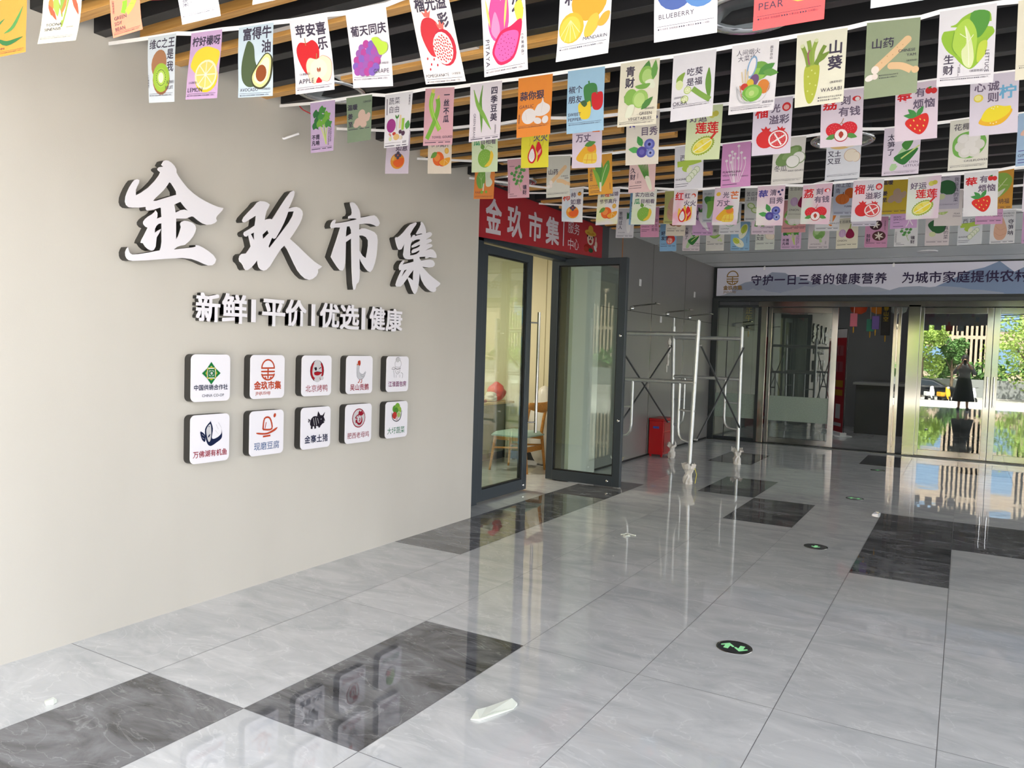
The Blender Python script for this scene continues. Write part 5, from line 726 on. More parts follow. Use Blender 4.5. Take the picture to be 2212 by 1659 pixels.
 'romaine': lambda n: ('#eaaa48', [P('#5f9a4a', .3, .5, .5, .2, .62, .45, .6, .9, .5, 1.2), P('#8cbf52', .45, 1.3, .28, .8, .2, .5, .4, .7, .5, 1.0), P('#6fae50', .55, 1.2, .6, .6, .85, .25, .9, .6, .7, 1.05), L('#dfe9b5', .02, .8, .4, .6, .9, .52, 1.35), L('#f0f2e2', .07, .5, 1.05, .5, 1.4), TV('油麦菜', .05, .5, .16, K, .01), T('ROMAINE', .06, 1.12, .075), T('LETTUCE', .06, 1.21, .075), TR('《蔬菜物语》', .88, 1.08, .05), L(K, .015, .07, 1.36, .45, 1.36), L(K, .015, .07, 1.42, .5, 1.42)]),
 'leek': lambda n: ('#ecc9c9', [L('#7fb257', .025, .2 + .07 * i, .3, .45 + .045 * i, .75, .62 + .022 * i, 1.05) for i in range(7)] + [L('#4f8a4a', .02, .24 + .08 * i, .3, .48 + .045 * i, .75, .64 + .02 * i, 1.05) for i in range(6)] + [P('#eef0dc', .62, 1.0, .78, 1.0, .9, 1.4, .8, 1.44), TV('久财', .04, .62, .22, K, .015), TV('《蔬菜物语》', .32, .8, .04), T('LEEK', .26, 1.1, .11), L(K, .015, .04, 1.28, .5, 1.28), L(K, .015, .04, 1.36, .5, 1.36)]),
 'gourd': lambda n: ('#e6e4ee' if n else '#dcdfe8', [T('西', .18, .3, .24, K, .01), T('福', .46, .3, .24, K, .01)] + gourd_art() + [T('WASABI', .04, 1.1, .1), L(K, .015, .04, 1.32, .5, 1.32), L(K, .015, .04, 1.4, .45, 1.4)]),
 'flammulina': lambda n: ('#dd9bd0', [L('#f1e6ef', .02, x, y, x + .02, .8, .5 + (x - .5) * .35, 1.36) for x, y in ((.58, .12), (.36, .3), (.28, .42), (.46, .38), (.68, .36), (.4, .52), (.58, .54), (.18, .6), (.8, .56), (.34, .66))] + [E('#f3e9f1', x, y, .05, .045) for x, y in ((.58, .12), (.36, .3), (.28, .42), (.46, .38), (.68, .36), (.4, .52), (.58, .54), (.18, .6), (.8, .56), (.34, .66))] + [T('FLAMMULINA', .06, .94, .1), T('VELUTIPES', .06, 1.05, .1), T('《蔬菜物语》', .66, 1.14, .05), L(K, .018, .06, 1.26, .3, 1.26), L(K, .018, .06, 1.42, .55, 1.42)]),
 'wintermelon': lambda n: ('#e6e2de', [E('#7d9a62', .5, .6, .46, .24, -35), E('#8fab72', .55, .52, .3, .12, -35), E('#8ea07c', .82, .68, .21, .2), E('#f0efec', .81, .67, .19, .18), E('#8ea07c', .64, .8, .22, .21), E('#f4f3f0', .64, .79, .2, .19), T('冬瓜', .06, .9, .21, K, .01), T('WAX GOURD', .5, 1.06, .075)] + foot(1.36, 'v', n)),
 'potato': lambda n: ('#e3e5f0' if n else '#d5dbd6', potato_art() + [T('又土', .04, .6, .2, K, .015), T('又豆', .04, .83, .2, K, .015)] + foot(1.36 if n else 1.15, 'v', n)),
 'stem': lambda n: ('#e8dcee' if n else '#e0d5de', stem_art() + [TV('太笋了', .1, .2, .22, K, .015), T('STEN', .72, 1.08, .1), T('LETTUCE', .58, 1.19, .1)] + foot(1.4, 'v', n)),
 'cauliflower': lambda n: ('#e8e6dc' if n else '#d79a9d', caul_art() + ([T('花椰', .1, .12, .22, K, .01)] if n else []) + [T('CAULIFLOWER', .4, 1.22, .085)] + foot(1.38 if n else 1.28, 'v', n)),
 'gingerblue': lambda n: ('#a9c4e6', [E('#f0c4b4', .3, .5, .25, .1, -30), E('#f0e2e0', .5, .75, .2), T('GINGER', .04, 1.15, .12), L('#5a4a94', .02, .05, 1.08, .4, 1.08), L('#5a4a94', .02, .05, 1.34, .4, 1.34), L('#5a4a94', .02, .05, 1.42, .4, 1.42)]),
 'tomato': lambda n: ('#8fbce6', tomato_art() + [T('好事', .08, .4, .24, K, .026), T('发生', .08, .68, .24, K, .026), T('TOMATO', .08, 1.08, .09)] + foot(1.2, 'v', n)),
 'bamboo': lambda n: ('#cfd084' if not n else '#e3e3ea', bamboo_art() + [T('BAMBOO', .5, .1, .1), T('SHOOTS', .5, .22, .1), TV('夺笋呐', .7, .42, .24, K, .015)] + foot(1.4, 'v', False)),
 'celery': lambda n: ('#ccd0da', [E('#5f9a52', .4, .55, .28, .2), E('#4f8a4a', .25, .48, .16, .14), E('#6fae50', .58, .5, .18, .16), P('#8cbf5e', .25, .6, .6, .6, .52, 1.0, .38, 1.3, .22, 1.3, .26, .9), T('CELERY', .06, .18, .11), T('芦', .7, .14, .24, K, .01)] + foot(1.4, 'v', n)),
 'bittergourd': lambda n: ('#d2d3d4', [T('苦瓜呢', .06, .22, .2, K, .01), T('上班苦', .06, .44, .2, K, .01), E('#a2bf72', .3, .85, .18, .13, 20), E('#dfe9c8', .3, .85, .13, .09, 20), E('#a2bf72', .5, 1.05, .2, .13, 10), E('#dfe9c8', .5, 1.05, .15, .09, 10), E('#8fb05e', .75, .8, .16, .2)] + foot(1.4, 'v', n)),
 'onion': lambda n: ('#d6d6c8' if n else '#e9e4d0', [T('生活就像', .06, .1, .16, K, .01)] + onion_art() + [T('ONION', .06, 1.05, .13)] + foot(1.28, 'v', n)),
 'pumpkin': lambda n: ('#c3c8da', [T('南上加', .08, .15, .22, K, .01), T('南', .08, .4, .22, K, .01), E('#c8672f', .72, .6, .24, .22), E('#d8783a', .4, .85, .3, .22), L('#b85c2c', .012, .4, .64, .3, .85, .36, 1.06), L('#b85c2c', .012, .42, .64, .52, .85, .46, 1.06), L('#8a5a3a', .04, .42, .66, .44, .56), T('PUMPKIN', .5, 1.1, .1)] + foot(1.38, 'v', n)),
 'broccoli': lambda n: ('#cdc7d8' if n else '#dfd6da', broc_art() + [T('BROCCOLI', .06, .1, .1), TV('我是真的菜', .76, .18, .2, K, .01)] + foot(1.3, 'v', n)),
 'cabbage': lambda n: ('#e0a346', [P('#9cc25e', .05, .6, .3, .2, .7, .15, .95, .4, .8, .8, .4, 1.1, .1, .95), L('#dfe9b5', .03, .75, .35, .45, .7, .15, .95), L('#dfe9b5', .015, .5, .65, .35, .4), L('#dfe9b5', .015, .55, .6, .8, .62), P('#f0f0dc', .1, .95, .45, .85, .7, .75, .4, 1.1), T('纳福', .45, 1.12, .22, K, .01)] + foot(1.42, 'v', n)),
 'scallion': lambda n: ('#dcdae4', [L('#3f7d4a', .05, .6 + .05 * i, .2 + .05 * (i % 2), .6 + .03 * i, .6) for i in range(5)] + [P('#efeff2', .56, .6, .8, .6, .78, 1.2, .62, 1.2), TV('葱明过人', .12, .16, .22, K, .015), T('SCALLION', .12, 1.2, .08)] + foot(1.38, 'v', n)),
 'spinach': lambda n: ('#df9fc0', [leaf('#5f9a52', .5, .9, .5, .3, -60), leaf('#7fb257', .45, .9, .5, .3, -100), T('SPINACH', .06, .94, .1), TV('菜', .8, .6, .16, K, .01), T('之王', .6, .85, .17, K, .01), T('是我', .6, 1.05, .17, K, .01), L(K, .018, .06, 1.14, .5, 1.14), L(K, .018, .06, 1.22, .35, 1.22)]),
 'chestnut': lambda n: ('#e6dccb', [E('#8a5a44', .4, .85, .24, .18), E('#a87458', .66, .9, .18, .16), T('CHESTNUT', .08, 1.1, .09)] + foot(1.22, 'v', n)),
 'radish': lambda n: ('#d2a9d6', radish_art() + [TV('好', .06, .3, .24, K, .026), TV('头', .06, .56, .24, K, .026), T('RADISH', .5, 1.12, .1)] + foot(1.36, 'v', n)),
 'cowpea': lambda n: ('#e3e4ec', [L('#8fb88a', .02, .3, .5, .2, .9, .5, 1.15, .9, .95), L('#8fb88a', .02, .5, .5, .4, .9, .6, 1.1, .95, .9), L('#8fb88a', .02, .85, .4, .9, .8, .8, 1.05), T('COWPEA', .08, 1.2, .09)] + foot(1.36, 'v', n)),
 'cucumber': lambda n: ('#e3cfe0', [L('#5f9a52', .14, .2, .5, .24, .85, .2, 1.15), L('#6fa556', .14, .45, .5, .48, .85, .5, 1.15), T('CUCUMBER', .4, 1.14, .1)] + foot(1.36, 'v', n)),
 'carrot': lambda n: ('#e6e5ec', [L('#e5863c', .16, .2, .6, .5, 1.0, .72, 1.4, taper=True), L('#e58a42', .14, .75, .35, .8, .7, .72, 1.1, taper=True), leaf(GR, .2, .6, .3, .12, -120), T('CARROT', .55, 1.12, .1)] + foot(1.36, 'v', n)),
 'plain': lambda n: ('#e3ddee', [E('#6f5390', .5, .85, .12, .3, 20)] + foot(1.4, 'v', n)),
 'sprouts': lambda n: ('#d6abdc', [L('#f3eef0', .03, .6, .8, .7, 1.2, .6, 1.45), L('#f3eef0', .03, .75, .8, .72, 1.1, .85, 1.4), E('#efe2b0', .6, .8, .05), E('#efe2b0', .75, .8, .05), T('BEAN', .12, .95, .11), T('SPROUTS', .12, 1.06, .11), L(K, .018, .12, 1.25, .35, 1.25), L(K, .018, .12, 1.42, .5, 1.42)]),
 'snowpea': lambda n: ('#e8dfdf', [L('#b5cf7c', .12, .1, .95, .3, .98, .5, .9, taper=True), E('#cfe09c', .2, .98, .05), E('#cfe09c', .32, .98, .05), T('PEAR', .7, .95, .09), L(K, .012, .66, 1.08, .95, 1.08), L(K, .012, .66, 1.13, .95, 1.13)]),
 'waterspinach': lambda n: ('#dca6cf', [T('空心菜', .06, 1.0, .2, K, .01), L('#d7dfc0', .04, .62, .6, .6, 1.2), leaf(GR, .62, .6, .4, .14, -70), T('WATER', .68, 1.05, .08), T('SPINACH', .66, 1.15, .08)] + foot(1.34, 'v', n)),
 'pea': lambda n: ('#dad9d6', [L('#7fb257', .16, .2, .7, .5, .78, .85, .6, taper=True), L('#a6cf6a', .1, .25, .72, .5, .76, .8, .62, taper=True), E('#cfdfa8', .7, .95, .06), E('#cfdfa8', .84, .98, .06), E('#cfdfa8', .8, .88, .05), T('豌儿', .4, .35, .18, K, .01), T('PEA', .06, .98, .1)] + foot(1.12, 'v', n)),
 'napa': lambda n: ('#94bfe4', [E('#eef0dc', .66, .5, .2, .42, 22), E('#c9d85a', .7, .38, .15, .25, 22), L('#8fae3e', .015, .75, .2, .7, .45, .6, .7), L('#8fae3e', .015, .66, .25, .66, .45), E('#eef0dc', .42, 1.1, .34, .2, 38), E('#c9d85a', .3, 1.0, .2, .14, 38), L('#8fae3e', .015, .2, .92, .4, 1.05, .55, 1.2), TR('CABBAGE', .84, .8, .07), L(K, .02, .1, 1.3, .3, 1.3)] + foot(1.38, 'v', n)),
 'artichoke': lambda n: ('#dad2d8', [E('#9cc27c', .5, .72, .3, .3), E('#b5d39a', .42, .65, .15, .13), E('#8ab56c', .62, .8, .16, .14), E('#7fae62', .5, .92, .2, .12), L('#b5d39a', .12, .56, .98, .62, 1.2), T('ARTICHOKE', .12, 1.24, .085), TR('《蔬菜》', .82, 1.1, .06)] + foot(1.4, 'v', n)),
 'mushroom': lambda n: ('#d79bbf', [E('#4a3038', .46, .4, .28, .26), E('#5a3a3c', .62, .95, .3, .24)] + [leaf('#ece2d6', .46, .4, .2, .07, a) for a in range(0, 360, 60)] + [leaf('#ece2d6', .62, .95, .22, .07, a + 20) for a in range(0, 360, 60)] + [TV('鼓财', .06, .85, .2, K, .015), TR('MUSHROOM', .84, .2, .08)] + foot(1.26, 'v', n)),
}
# ------------------------------------------------------------------ bunting: cords and printed flags
ROWY = dict(Z=-.65, A=0.0, B=1.06, C=1.7, D=2.55, E=3.25, F=4.05, G=4.6, H=5.3)
ROWN = dict(Z='nearest row, cut by the photo top', A='second row from the camera', B='third row from the camera', C='fourth row from the camera', D='fifth row from the camera', E='sixth row from the camera', F='seventh row, behind the fruit flags', G='eighth row, second from the back', H='hindmost row under the grey ceiling')
ROWG = dict(Z='flags of the nearest bunting row', A='flags of the second bunting row', B='flags of the third bunting row', C='flags of the fourth bunting row', D='flags of the fifth bunting row', E='flags of the sixth bunting row', F='flags of the seventh bunting row', G='flags of the eighth bunting row', H='flags of the hindmost bunting row')
DESC = dict(zucchini='orange flag with green zucchini', toona='cream flag with toona shoots', soybean='salmon flag with green soybean pods', caiwhite='white flag with one purple character', blankwhite='white flag showing only its lower hem', kiwi='pale blue flag with cut kiwi fruit', lemon='lilac flag with cut lemon', avocado='pale blue flag with halved avocado', apple='white flag with red apple and half', grape='white flag with purple grapes', pomegranate='white flag with tall red pomegranates', pitaya='white flag with pink pitaya', mandarin='white flag with peeled mandarin', blueberry='white flag with big blueberries', pear='red flag with cut pear', lightblue='pale blue flag showing only its hem',
 glebionis=('lilac flag with leafy green crown daisy', 'mauve flag with leafy green crown daisy'), ginger=('sage green flag with ginger root', 'mustard yellow flag with ginger root'), vegetables='white flag with assorted small vegetables', towelgourd='dusty pink flag with crossed towel gourds', greenbeans='pale flag with long green beans', garlic='orange flag with white garlic bulbs', sweetpepper='light blue flag with three sweet peppers', greens='cream flag with green pak choi', okra='white flag with okra pods', basket='white flag with a vegetable basket', wasabi='cream flag with one tall wasabi root', yam='sage green flag with Chinese yam', lettuce='white flag with a big lettuce', creamroot='cream flag cut by the photo right edge',
 persimmon=('lilac flag with orange persimmon', 'white and blue flag with persimmon'), orange=('beige flag with oranges', 'white and yellow flag with oranges'), melon=('light green flag with melon', 'white flag with green melon'), dragon=('yellow flag with dragon fruit', 'pink and white flag with dragon fruit'), mango=('lilac flag with cut mango', 'pink and white flag with cut mango'), bluebrief=('beige flag with three blueberries', 'pink flag with three blueberries'), durian=('pale green flag with durian', 'pink and white flag with durian'), pomegr=('lilac flag with pomegranate halves', 'white flag with pomegranate halves'), lychee=('large lilac flag with lychees', 'smaller pink flag with lychees'), strawberry=('large lilac flag with strawberry', 'smaller white flag with strawberry'), lemonb=('lilac flag with yellow lemon', 'lilac flag sliver at the right edge'),
 kale='orange flag with kale leaves', coriander=('pink flag with coriander sprigs', 'white flag with coriander sprigs'), yamgrey='pale grey flag with faded yam', romaine='amber flag with romaine lettuce', leek='pale pink flag with leeks', gourd=('pale lilac flag with sliced gourd', 'grey flag with sliced gourd'), flammulina='bright pink flag with white enoki mushrooms', wintermelon='off-white flag with winter melon', potato=('pale blue flag with potatoes', 'grey green flag with potatoes'), stem=('lilac flag with stem lettuce', 'grey pink flag with stem lettuce'), cauliflower=('cream flag with big cauliflower', 'dusty red flag with cauliflower'), gingerblue='blue flag with ginger at right edge', tomato='blue flag with red tomato', bamboo=('pale flag with bamboo shoot', 'olive yellow flag with bamboo shoot'), celery='grey flag with celery', bittergourd='grey flag with bitter gourd slices', onion=('grey flag with onions', 'cream flag with onions'), pumpkin='grey blue flag with orange pumpkin', broccoli=('lilac flag with broccoli', 'pale pink flag with broccoli'), cabbage='ochre flag with cabbage', scallion='pale grey flag with scallions', spinach='pink flag with spinach', chestnut='beige flag with chestnuts', radish='mauve flag with white radish', cowpea='pale flag with cowpea loops', cucumber='pale pink flag with cucumbers', carrot='white flag with orange carrots', plain='pale lilac flag almost hidden by pomegranates', sprouts='mauve flag with bean sprouts', snowpea='off-white flag with snow pea', waterspinach='pink flag with water spinach', pea='light grey flag with pea pod', napa='light blue flag with napa cabbage', artichoke='pale mauve flag with artichoke', mushroom='pink flag with dark mushrooms')
EXC = {('onion', 'F'): True, ('broccoli', 'F'): True, ('bamboo', 'H'): True}
tops = {}
rf = random.Random(21)
for (nm, r, blx, blz, brx, brz, tlx, tlz, trx, trz) in FLAGS:
    near = EXC.get((nm, r), r in 'ZABCD')
    col, ops = ART[nm](near)
    Y = ROWY[r]; tl, tr, bl, br = Vector((tlx, Y, tlz)), Vector((trx, Y, trz)), Vector((blx, Y, blz)), Vector((brx, Y, brz))
    tops.setdefault(r, []).extend([(tlx, tlz), (trx, trz)])
    org = (tl + tr) / 2; VH = 1.52
    amp = rf.uniform(.001, .004); ph = rf.uniform(0, 6.28); fl = rf.uniform(-.012, .014) if r not in 'A' else rf.uniform(-.02, .02)
    def mapf(u, v, d, tl=tl, tr=tr, bl=bl, br=br, amp=amp, ph=ph, fl=fl, org=org):
        w = v / VH; p = (tl * (1 - u) + tr * u) * (1 - w) + (bl * (1 - u) + br * u) * w
        p = p + Vector((0, -1, 0)) * (d + amp * math.sin(w * 6 + ph) * w + fl * w * w); return p - org
    m_ = cloth2(*col) if isinstance(col, tuple) else cloth(col)
    o = draw('bunting_flag', ops, m_, mapf, None, ([(0, 0), (1, 0), (1, VH), (0, VH)], [(0, 1, 2, 3)]), [VH * k / 6 for k in range(1, 6)])
    o.location = org
    d_ = DESC[nm]; d_ = d_ if isinstance(d_, str) else (d_[0] if near else d_[1])
    tag(o, d_ + ', ' + ROWN[r], 'bunting flag', ROWG[r])
CORD = mat('#e9e7ea', .7, name='white_cord_tape')
for r, pts in tops.items():
    pts = sorted(pts); Y = ROWY[r]
    wx = .0 if Y < 3.42 else -.084
    z0 = {'Z': 2.66, 'A': 2.832, 'B': 2.84}.get(r, 2.83 if Y < 3.42 else 2.865)
    full = [(wx + .002, z0)] + pts + [(pts[-1][0] + .9, pts[-1][1] + .02), (6.6, 2.863)]
    b = MB(); V = []; F = []
    for i_, (x, z) in enumerate(full):
        Y = ROWY[r] + ({'A': .16, 'B': .16}.get(r, 0) if i_ == 0 else 0); V += [(x, Y + .0015, z - .008), (x, Y + .0015, z + .008), (x, Y + .004, z + .008), (x, Y + .004, z - .008)]
    for i in range(len(full) - 1):
        for k in range(4): F.append((4 * i + k, 4 * i + (k + 1) % 4, 4 * i + 4 + (k + 1) % 4, 4 * i + 4 + k))
    b.add(V, F); o = b.build('bunting_line', CORD)
    tag(o, 'white bunting cord tape of the ' + ROWN[r].split(',')[0], 'cord', 'bunting cords'); shift(o, (wx + .002, Y + .0025, z0))

# ------------------------------------------------------------------ scaffold
t = thing('scaffold', 'steel pipe scaffold on wrapped feet standing by the grey side wall', 'scaffold', (.52, 7.35, 0))
R_ = .0255
def sc(name, build, m_=M_GALV):
    b = MB(); build(b); return under(b.build(name, m_), t)
XL, XR = .075, 1.005
for Yf in (6.38, 8.31):
    for x in (XL, XR):
        lean = (.045 if x == XL else .012) if Yf > 7 else (.03 if x == XL else -.045)      # the frames stand a little out of plumb
        sc('post', lambda b: b.tube([(x + lean, Yf, .03), (x, Yf, 1.82)], R_, 12))
        sc('joint_pin', lambda b: b.tube([(x, Yf, 1.80), (x, Yf, 1.80 + (.11 if x == XL else .0) + .03)], .014, 8))
    sc('top_bar', lambda b: b.tube([(XL, Yf, 1.67), (XR, Yf, 1.67)], R_, 12))
    sc('middle_bar', lambda b: b.tube([(XL, Yf, 1.135), (XR, Yf, 1.135)], R_ * .9, 12))
    for x, s in ((XL, 1), (XR, -1)):
        sc('ladder_bar', lambda b: b.tube([(x + s * .185, Yf, 1.13), (x + s * .185, Yf, .62), (x + s * .175, Yf, .54), (x + s * .14, Yf, .49), (x + s * .08, Yf, .472), (x + (.02 if s > 0 else (-.033 if Yf < 7 else .008)), Yf, .47)], .0165, 10))
        sc('rung', lambda b: b.tube([(x, Yf, .815), (x + s * .06, Yf, .815), (x + s * .185, Yf, .822)], [.017, .011, .015], 8))
BR = mat('#6e7071', .4, .9, .25, 16, name='dark_galvanised')
for x in (XL, XR):
    o_ = .03 if x == XR else -.03
    for za, zb in ((1.55, .5), (.5, 1.55)):
        sc('cross_brace', lambda b: b.tube([(x + o_, 6.40, za), (x + o_ + (.012 if za < zb else 0), 8.29, zb)], .0115, 8), BR)
        for yy, zz in ((6.39, za), (8.30, zb)): sc('brace_lock', lambda b: b.tube([(x, yy, zz), (x + o_ * 1.4, yy, zz)], .012, 8))
WRAP = mat('#dcd8d2', .55, 0, .12, 25, .6, name='white_plastic_wrap')
rw = random.Random(5)
for x, yy in ((XR - .044, 6.38), (XR + .012, 8.31), (XL + .044, 8.31), (XL + .03, 6.38)):
    b = MB(); V = []; F = []; n_ = 14; prof = [(.045, 0), (.05, .03), (.046, .08), (.032, .11), (.04, .14), (.055, .17), (.07, .2)]
    for i, (r0, z) in enumerate(prof):
        for k in range(n_):
            a = 2 * math.pi * k / n_; rr = r0 * (1 + rw.uniform(-.22, .22) * (1 + i * .15)); V.append((x + rr * math.cos(a), yy + rr * math.sin(a), z + (rw.uniform(-.03, .045) if i == 6 else rw.uniform(-.006, .006) if i else 0)))
    for i in range(len(prof) - 1):
        for k in range(n_): F.append((i * n_ + k, i * n_ + (k + 1) % n_, (i + 1) * n_ + (k + 1) % n_, (i + 1) * n_ + k))
    F.append(tuple(range(n_ - 1, -1, -1))); b.add(V, F); o = under(b.build('foot_wrap', WRAP), t)
b = MB(); b.tube([(XR + .05, 6.33, .02), (XR + .065, 6.33, .12), (XR + .04, 6.33, .19)], .004, 6); under(b.build('tie_string', mat('#d8cf5a', .6, name='yellow_string')), t)
b = MB()
for i in range(5): b.lathe([(.004, 0), (.03 - .004 * i, -.05), (.012, -.11)], (.035 + .01 * (i % 2), 8.27 - .02 * i, 1.66 - .09 * i), 7)
under(b.build('plastic_strip', WRAP), t)

# ------------------------------------------------------------------ red cabinet by the wall
RC = mat('#b31019', .28, 0, .04, 3, name='red_enamel')
t = thing('extinguisher_cabinet', 'red metal cabinet with a blue plate standing against the grey side wall', 'cabinet', (-.11, 8.5, 0))
b = MB(); b.box(-.215, -.005, 8.28, 8.72, .03, .50); under(b.build('body', RC, bevel=.006), t)
b = MB(); b.box(-.22, .002, 8.272, 8.728, .50, .535); under(b.build('lid', RC, bevel=.008), t)
b = MB(); b.box(-.005, .004, 8.30, 8.70, .06, .34); b.box(-.005, .004, 8.30, 8.70, .36, .48); under(b.build('door_panel', mat('#9c0e16', .35, name='dark_red_enamel'), bevel=.003), t)
under(draw('lettering', [T('灭火', .1, .1, .4, '#d9737a', .01), T('器箱', .1, .55, .4, '#d9737a', .01)], None, lambda u, v, d: Vector((.0046 + d, 8.38 + u * .2, .3 - v * .22))), t)
b = MB(); b.box(-.155, -.07, 8.276, 8.2795, .395, .425); under(b.build('name_plate', mat('#2d4fa8', .4, name='blue_plate')), t)
for x in (-.19, -.03):
    for yy in (8.31, 8.69): b = MB(); b.box(x - .012, x + .012, yy - .012, yy + .012, 0, .03); under(b.build('foot', RC), t)

# ------------------------------------------------------------------ brackets and paper tags on the grey wall
for yy, lb in ((7.45, 'thin metal wall bracket arm left of the scaffold top'), (8.85, 'thin metal wall bracket arm behind the scaffold top'), (9.9, 'thin metal wall bracket arm next to the glass front')):
    t = thing('wall_bracket', lb, 'bracket', (-.23, yy, 2.05), 'bracket arms on the grey side wall')
    b = MB(); b.tube([(-.23, yy, 2.04), (-.17, yy, 2.05), (.12, yy + .05, 2.085)], .009, 8); under(b.build('arm', M_STEEL), t)
    b = MB(); b.lathe([(.03, 0), (.034, .02), (.02, .045), (0, .05)], (0, 0, 0), 14, 0, Matrix.Translation((-.23, yy, 2.02)) @ Matrix.Rotation(math.radians(90), 4, 'Y')); under(b.build('knob', M_CHROME), t)
    b = MB(); b.tube([(.12, yy - .02, 2.085), (.12, yy + .12, 2.085)], .012, 8); under(b.build('clamp', M_STEEL), t)
for yy, zz, lb in ((7.76, 2.38, 'small white paper tag high on the grey side wall, left one'), (10.16, 2.4, 'small white paper tag high on the grey side wall, near the banner'), (8.62, 1.93, 'small white tag on the grey side wall beside the scaffold')):
    b = MB(); b.box(-.2299, -.222, yy - .03, yy + .03, zz - .045, zz + .045); tag(b.build('paper_tag', M_WHITE), lb, 'tag', 'paper tags on the grey side wall')
b = MB(); b.tube([(0, 1.255, 2.66), (.012, 1.25, 2.655), (.05, 1.33, 2.70)], .007, 8); tag(b.build('wall_peg', M_WHITE), 'small white bent peg sticking out of the grey wall near its top', 'peg')
b = MB(); b.tube([(.01, 1.33, 2.9), (.05, 1.36, 2.85), (.1, 1.42, 2.82), (.12, 1.46, 2.86), (.1, 1.5, 2.94)], .004, 6); tag(b.build('red_wire', mat('#a8242a', .5, name='red_wire')), 'thin red wire looping out of the slats above the grey wall', 'wire')
b = MB(); b.tube([(.36, -.1, 2.9), (.5, -.02, 2.865), (.66, 0.03, 2.86), (.85, .03, 2.9)], .004, 6); tag(b.build('red_wire', mat('#a8242a', .5, name='red_wire')), 'thin red wire running along the slats at the top left', 'wire')
b = MB(); b.box(1.33, 1.43, 1.86, 1.90, 2.838, 2.852); tag(b.build('tape_scrap', mat('#86d2c8', .6, name='teal_tape')), 'short teal tape scrap stuck under the black slats', 'tape')

# ------------------------------------------------------------------ service office: chair, desk, bags, lamp
OAK = wood('#a8702c', '#c48a40'); MINT = mat('#97b0a8', .6, 0, .06, 20, .2, name='mint_upholstery')
t = thing('dining_chair', 'oak chair with a mint padded seat inside the service office', 'chair', (-1.0, 5.95, 0))
def ch(name, build, m_=OAK, bevel=0):
    b = MB(); build(b); return under(b.build(name, m_, bevel=bevel), t)
for yy in (5.735, 6.175):
    ch('leg', lambda b: b.tube([(-1.255, yy, 0), (-1.2, yy + (.03 if yy < 6 else -.03), .43)], [.013, .02], 10))
    ch('leg', lambda b: b.tube([(-.745, yy, 0), (-.80, yy + (.01 if yy < 6 else -.01), .45), (-.775, yy + (.01 if yy < 6 else -.01), .62), (-.735, yy + (.01 if yy < 6 else -.01), .80)], [.014, .021, .019, .015], 10))
    ch('side_rail', lambda b: b.box(-1.2, -.79, yy - .011 + (.02 if yy < 6 else -.02), yy + .011 + (.02 if yy < 6 else -.02), .37, .425))
    ch('stretcher', lambda b: b.tube([(-1.215, yy + (.02 if yy < 6 else -.02), .27), (-.785, yy + (.01 if yy < 6 else -.01), .3)], .012, 8))
ch('front_rail', lambda b: b.box(-1.21, -1.19, 5.77, 6.14, .37, .425)); ch('back_rail', lambda b: b.box(-.81, -.79, 5.75, 6.16, .24, .3))
def seat(b):
    V = []; F = []; n_ = 12
    for j in range(n_ + 1):
        for i in range(n_ + 1):
            u, v = i / n_, j / n_; e = min(u, 1 - u, v, 1 - v); V.append((-1.235 + u * .46, 5.72 + v * .47, .43 + .05 * min(1, (e * 7)) ** .5 - .01 * math.sin(math.pi * u)))
    for j in range(n_):
        for i in range(n_): F.append((j * (n_ + 1) + i, j * (n_ + 1) + i + 1, (j + 1) * (n_ + 1) + i + 1, (j + 1) * (n_ + 1) + i))
    b.add(V, F, 0, True); b.box(-1.235, -.775, 5.72, 6.19, .415, .432)
ch('seat', seat, MINT)
def backr(b):
    V = []; F = []; n_ = 14
    for i in range(n_ + 1):
        u = i / n_; yy = 5.715 + u * .48; xo = -.745 + .065 * (math.sin(math.pi * u)); hh = .07 + .05 * math.sin(math.pi * u)
        for dx in (0, .02):
            V += [(xo + dx, yy, .83 - hh), (xo + dx, yy, .83)]
    for i in range(n_):
        a, c = 4 * i, 4 * i + 4
        F += [(a, a + 1, c + 1, c), (a + 2, c + 2, c + 3, a + 3), (a + 1, a + 3, c + 3, c + 1), (a, c, c + 2, a + 2)]
    F += [(0, 2, 3, 1), (4 * n_, 4 * n_ + 1, 4 * n_ + 3, 4 * n_ + 2)]; b.add(V, F, 0, True)
ch('backrest', backr)
t = thing('desk', 'office desk with a pale wooden top and grey panel behind the glass door', 'desk', (-2.2, 6.2, 0))
b = MB(); b.box(-2.9, -1.52, 5.6, 6.74, .735, .765); under(b.build('desk_top', wood('#c9ab78', '#d9be90'), bevel=.004), t)
b = MB(); b.box(-1.66, -1.64, 5.66, 6.72, .1, .735); b.box(-2.86, -2.84, 5.66, 6.72, .1, .735); under(b.build('side_panel', mat('#8b8d80', .6, name='grey_panel')), t)
b = MB(); b.box(-2.86, -1.64, 6.70, 6.72, .1, .735); under(b.build('back_panel', mat('#8b8d80', .6, name='grey_panel')), t)
b = MB(); b.box(-2.84, -1.66, 5.68, 6.70, 0, .1); under(b.build('plinth', M_BLACK), t)
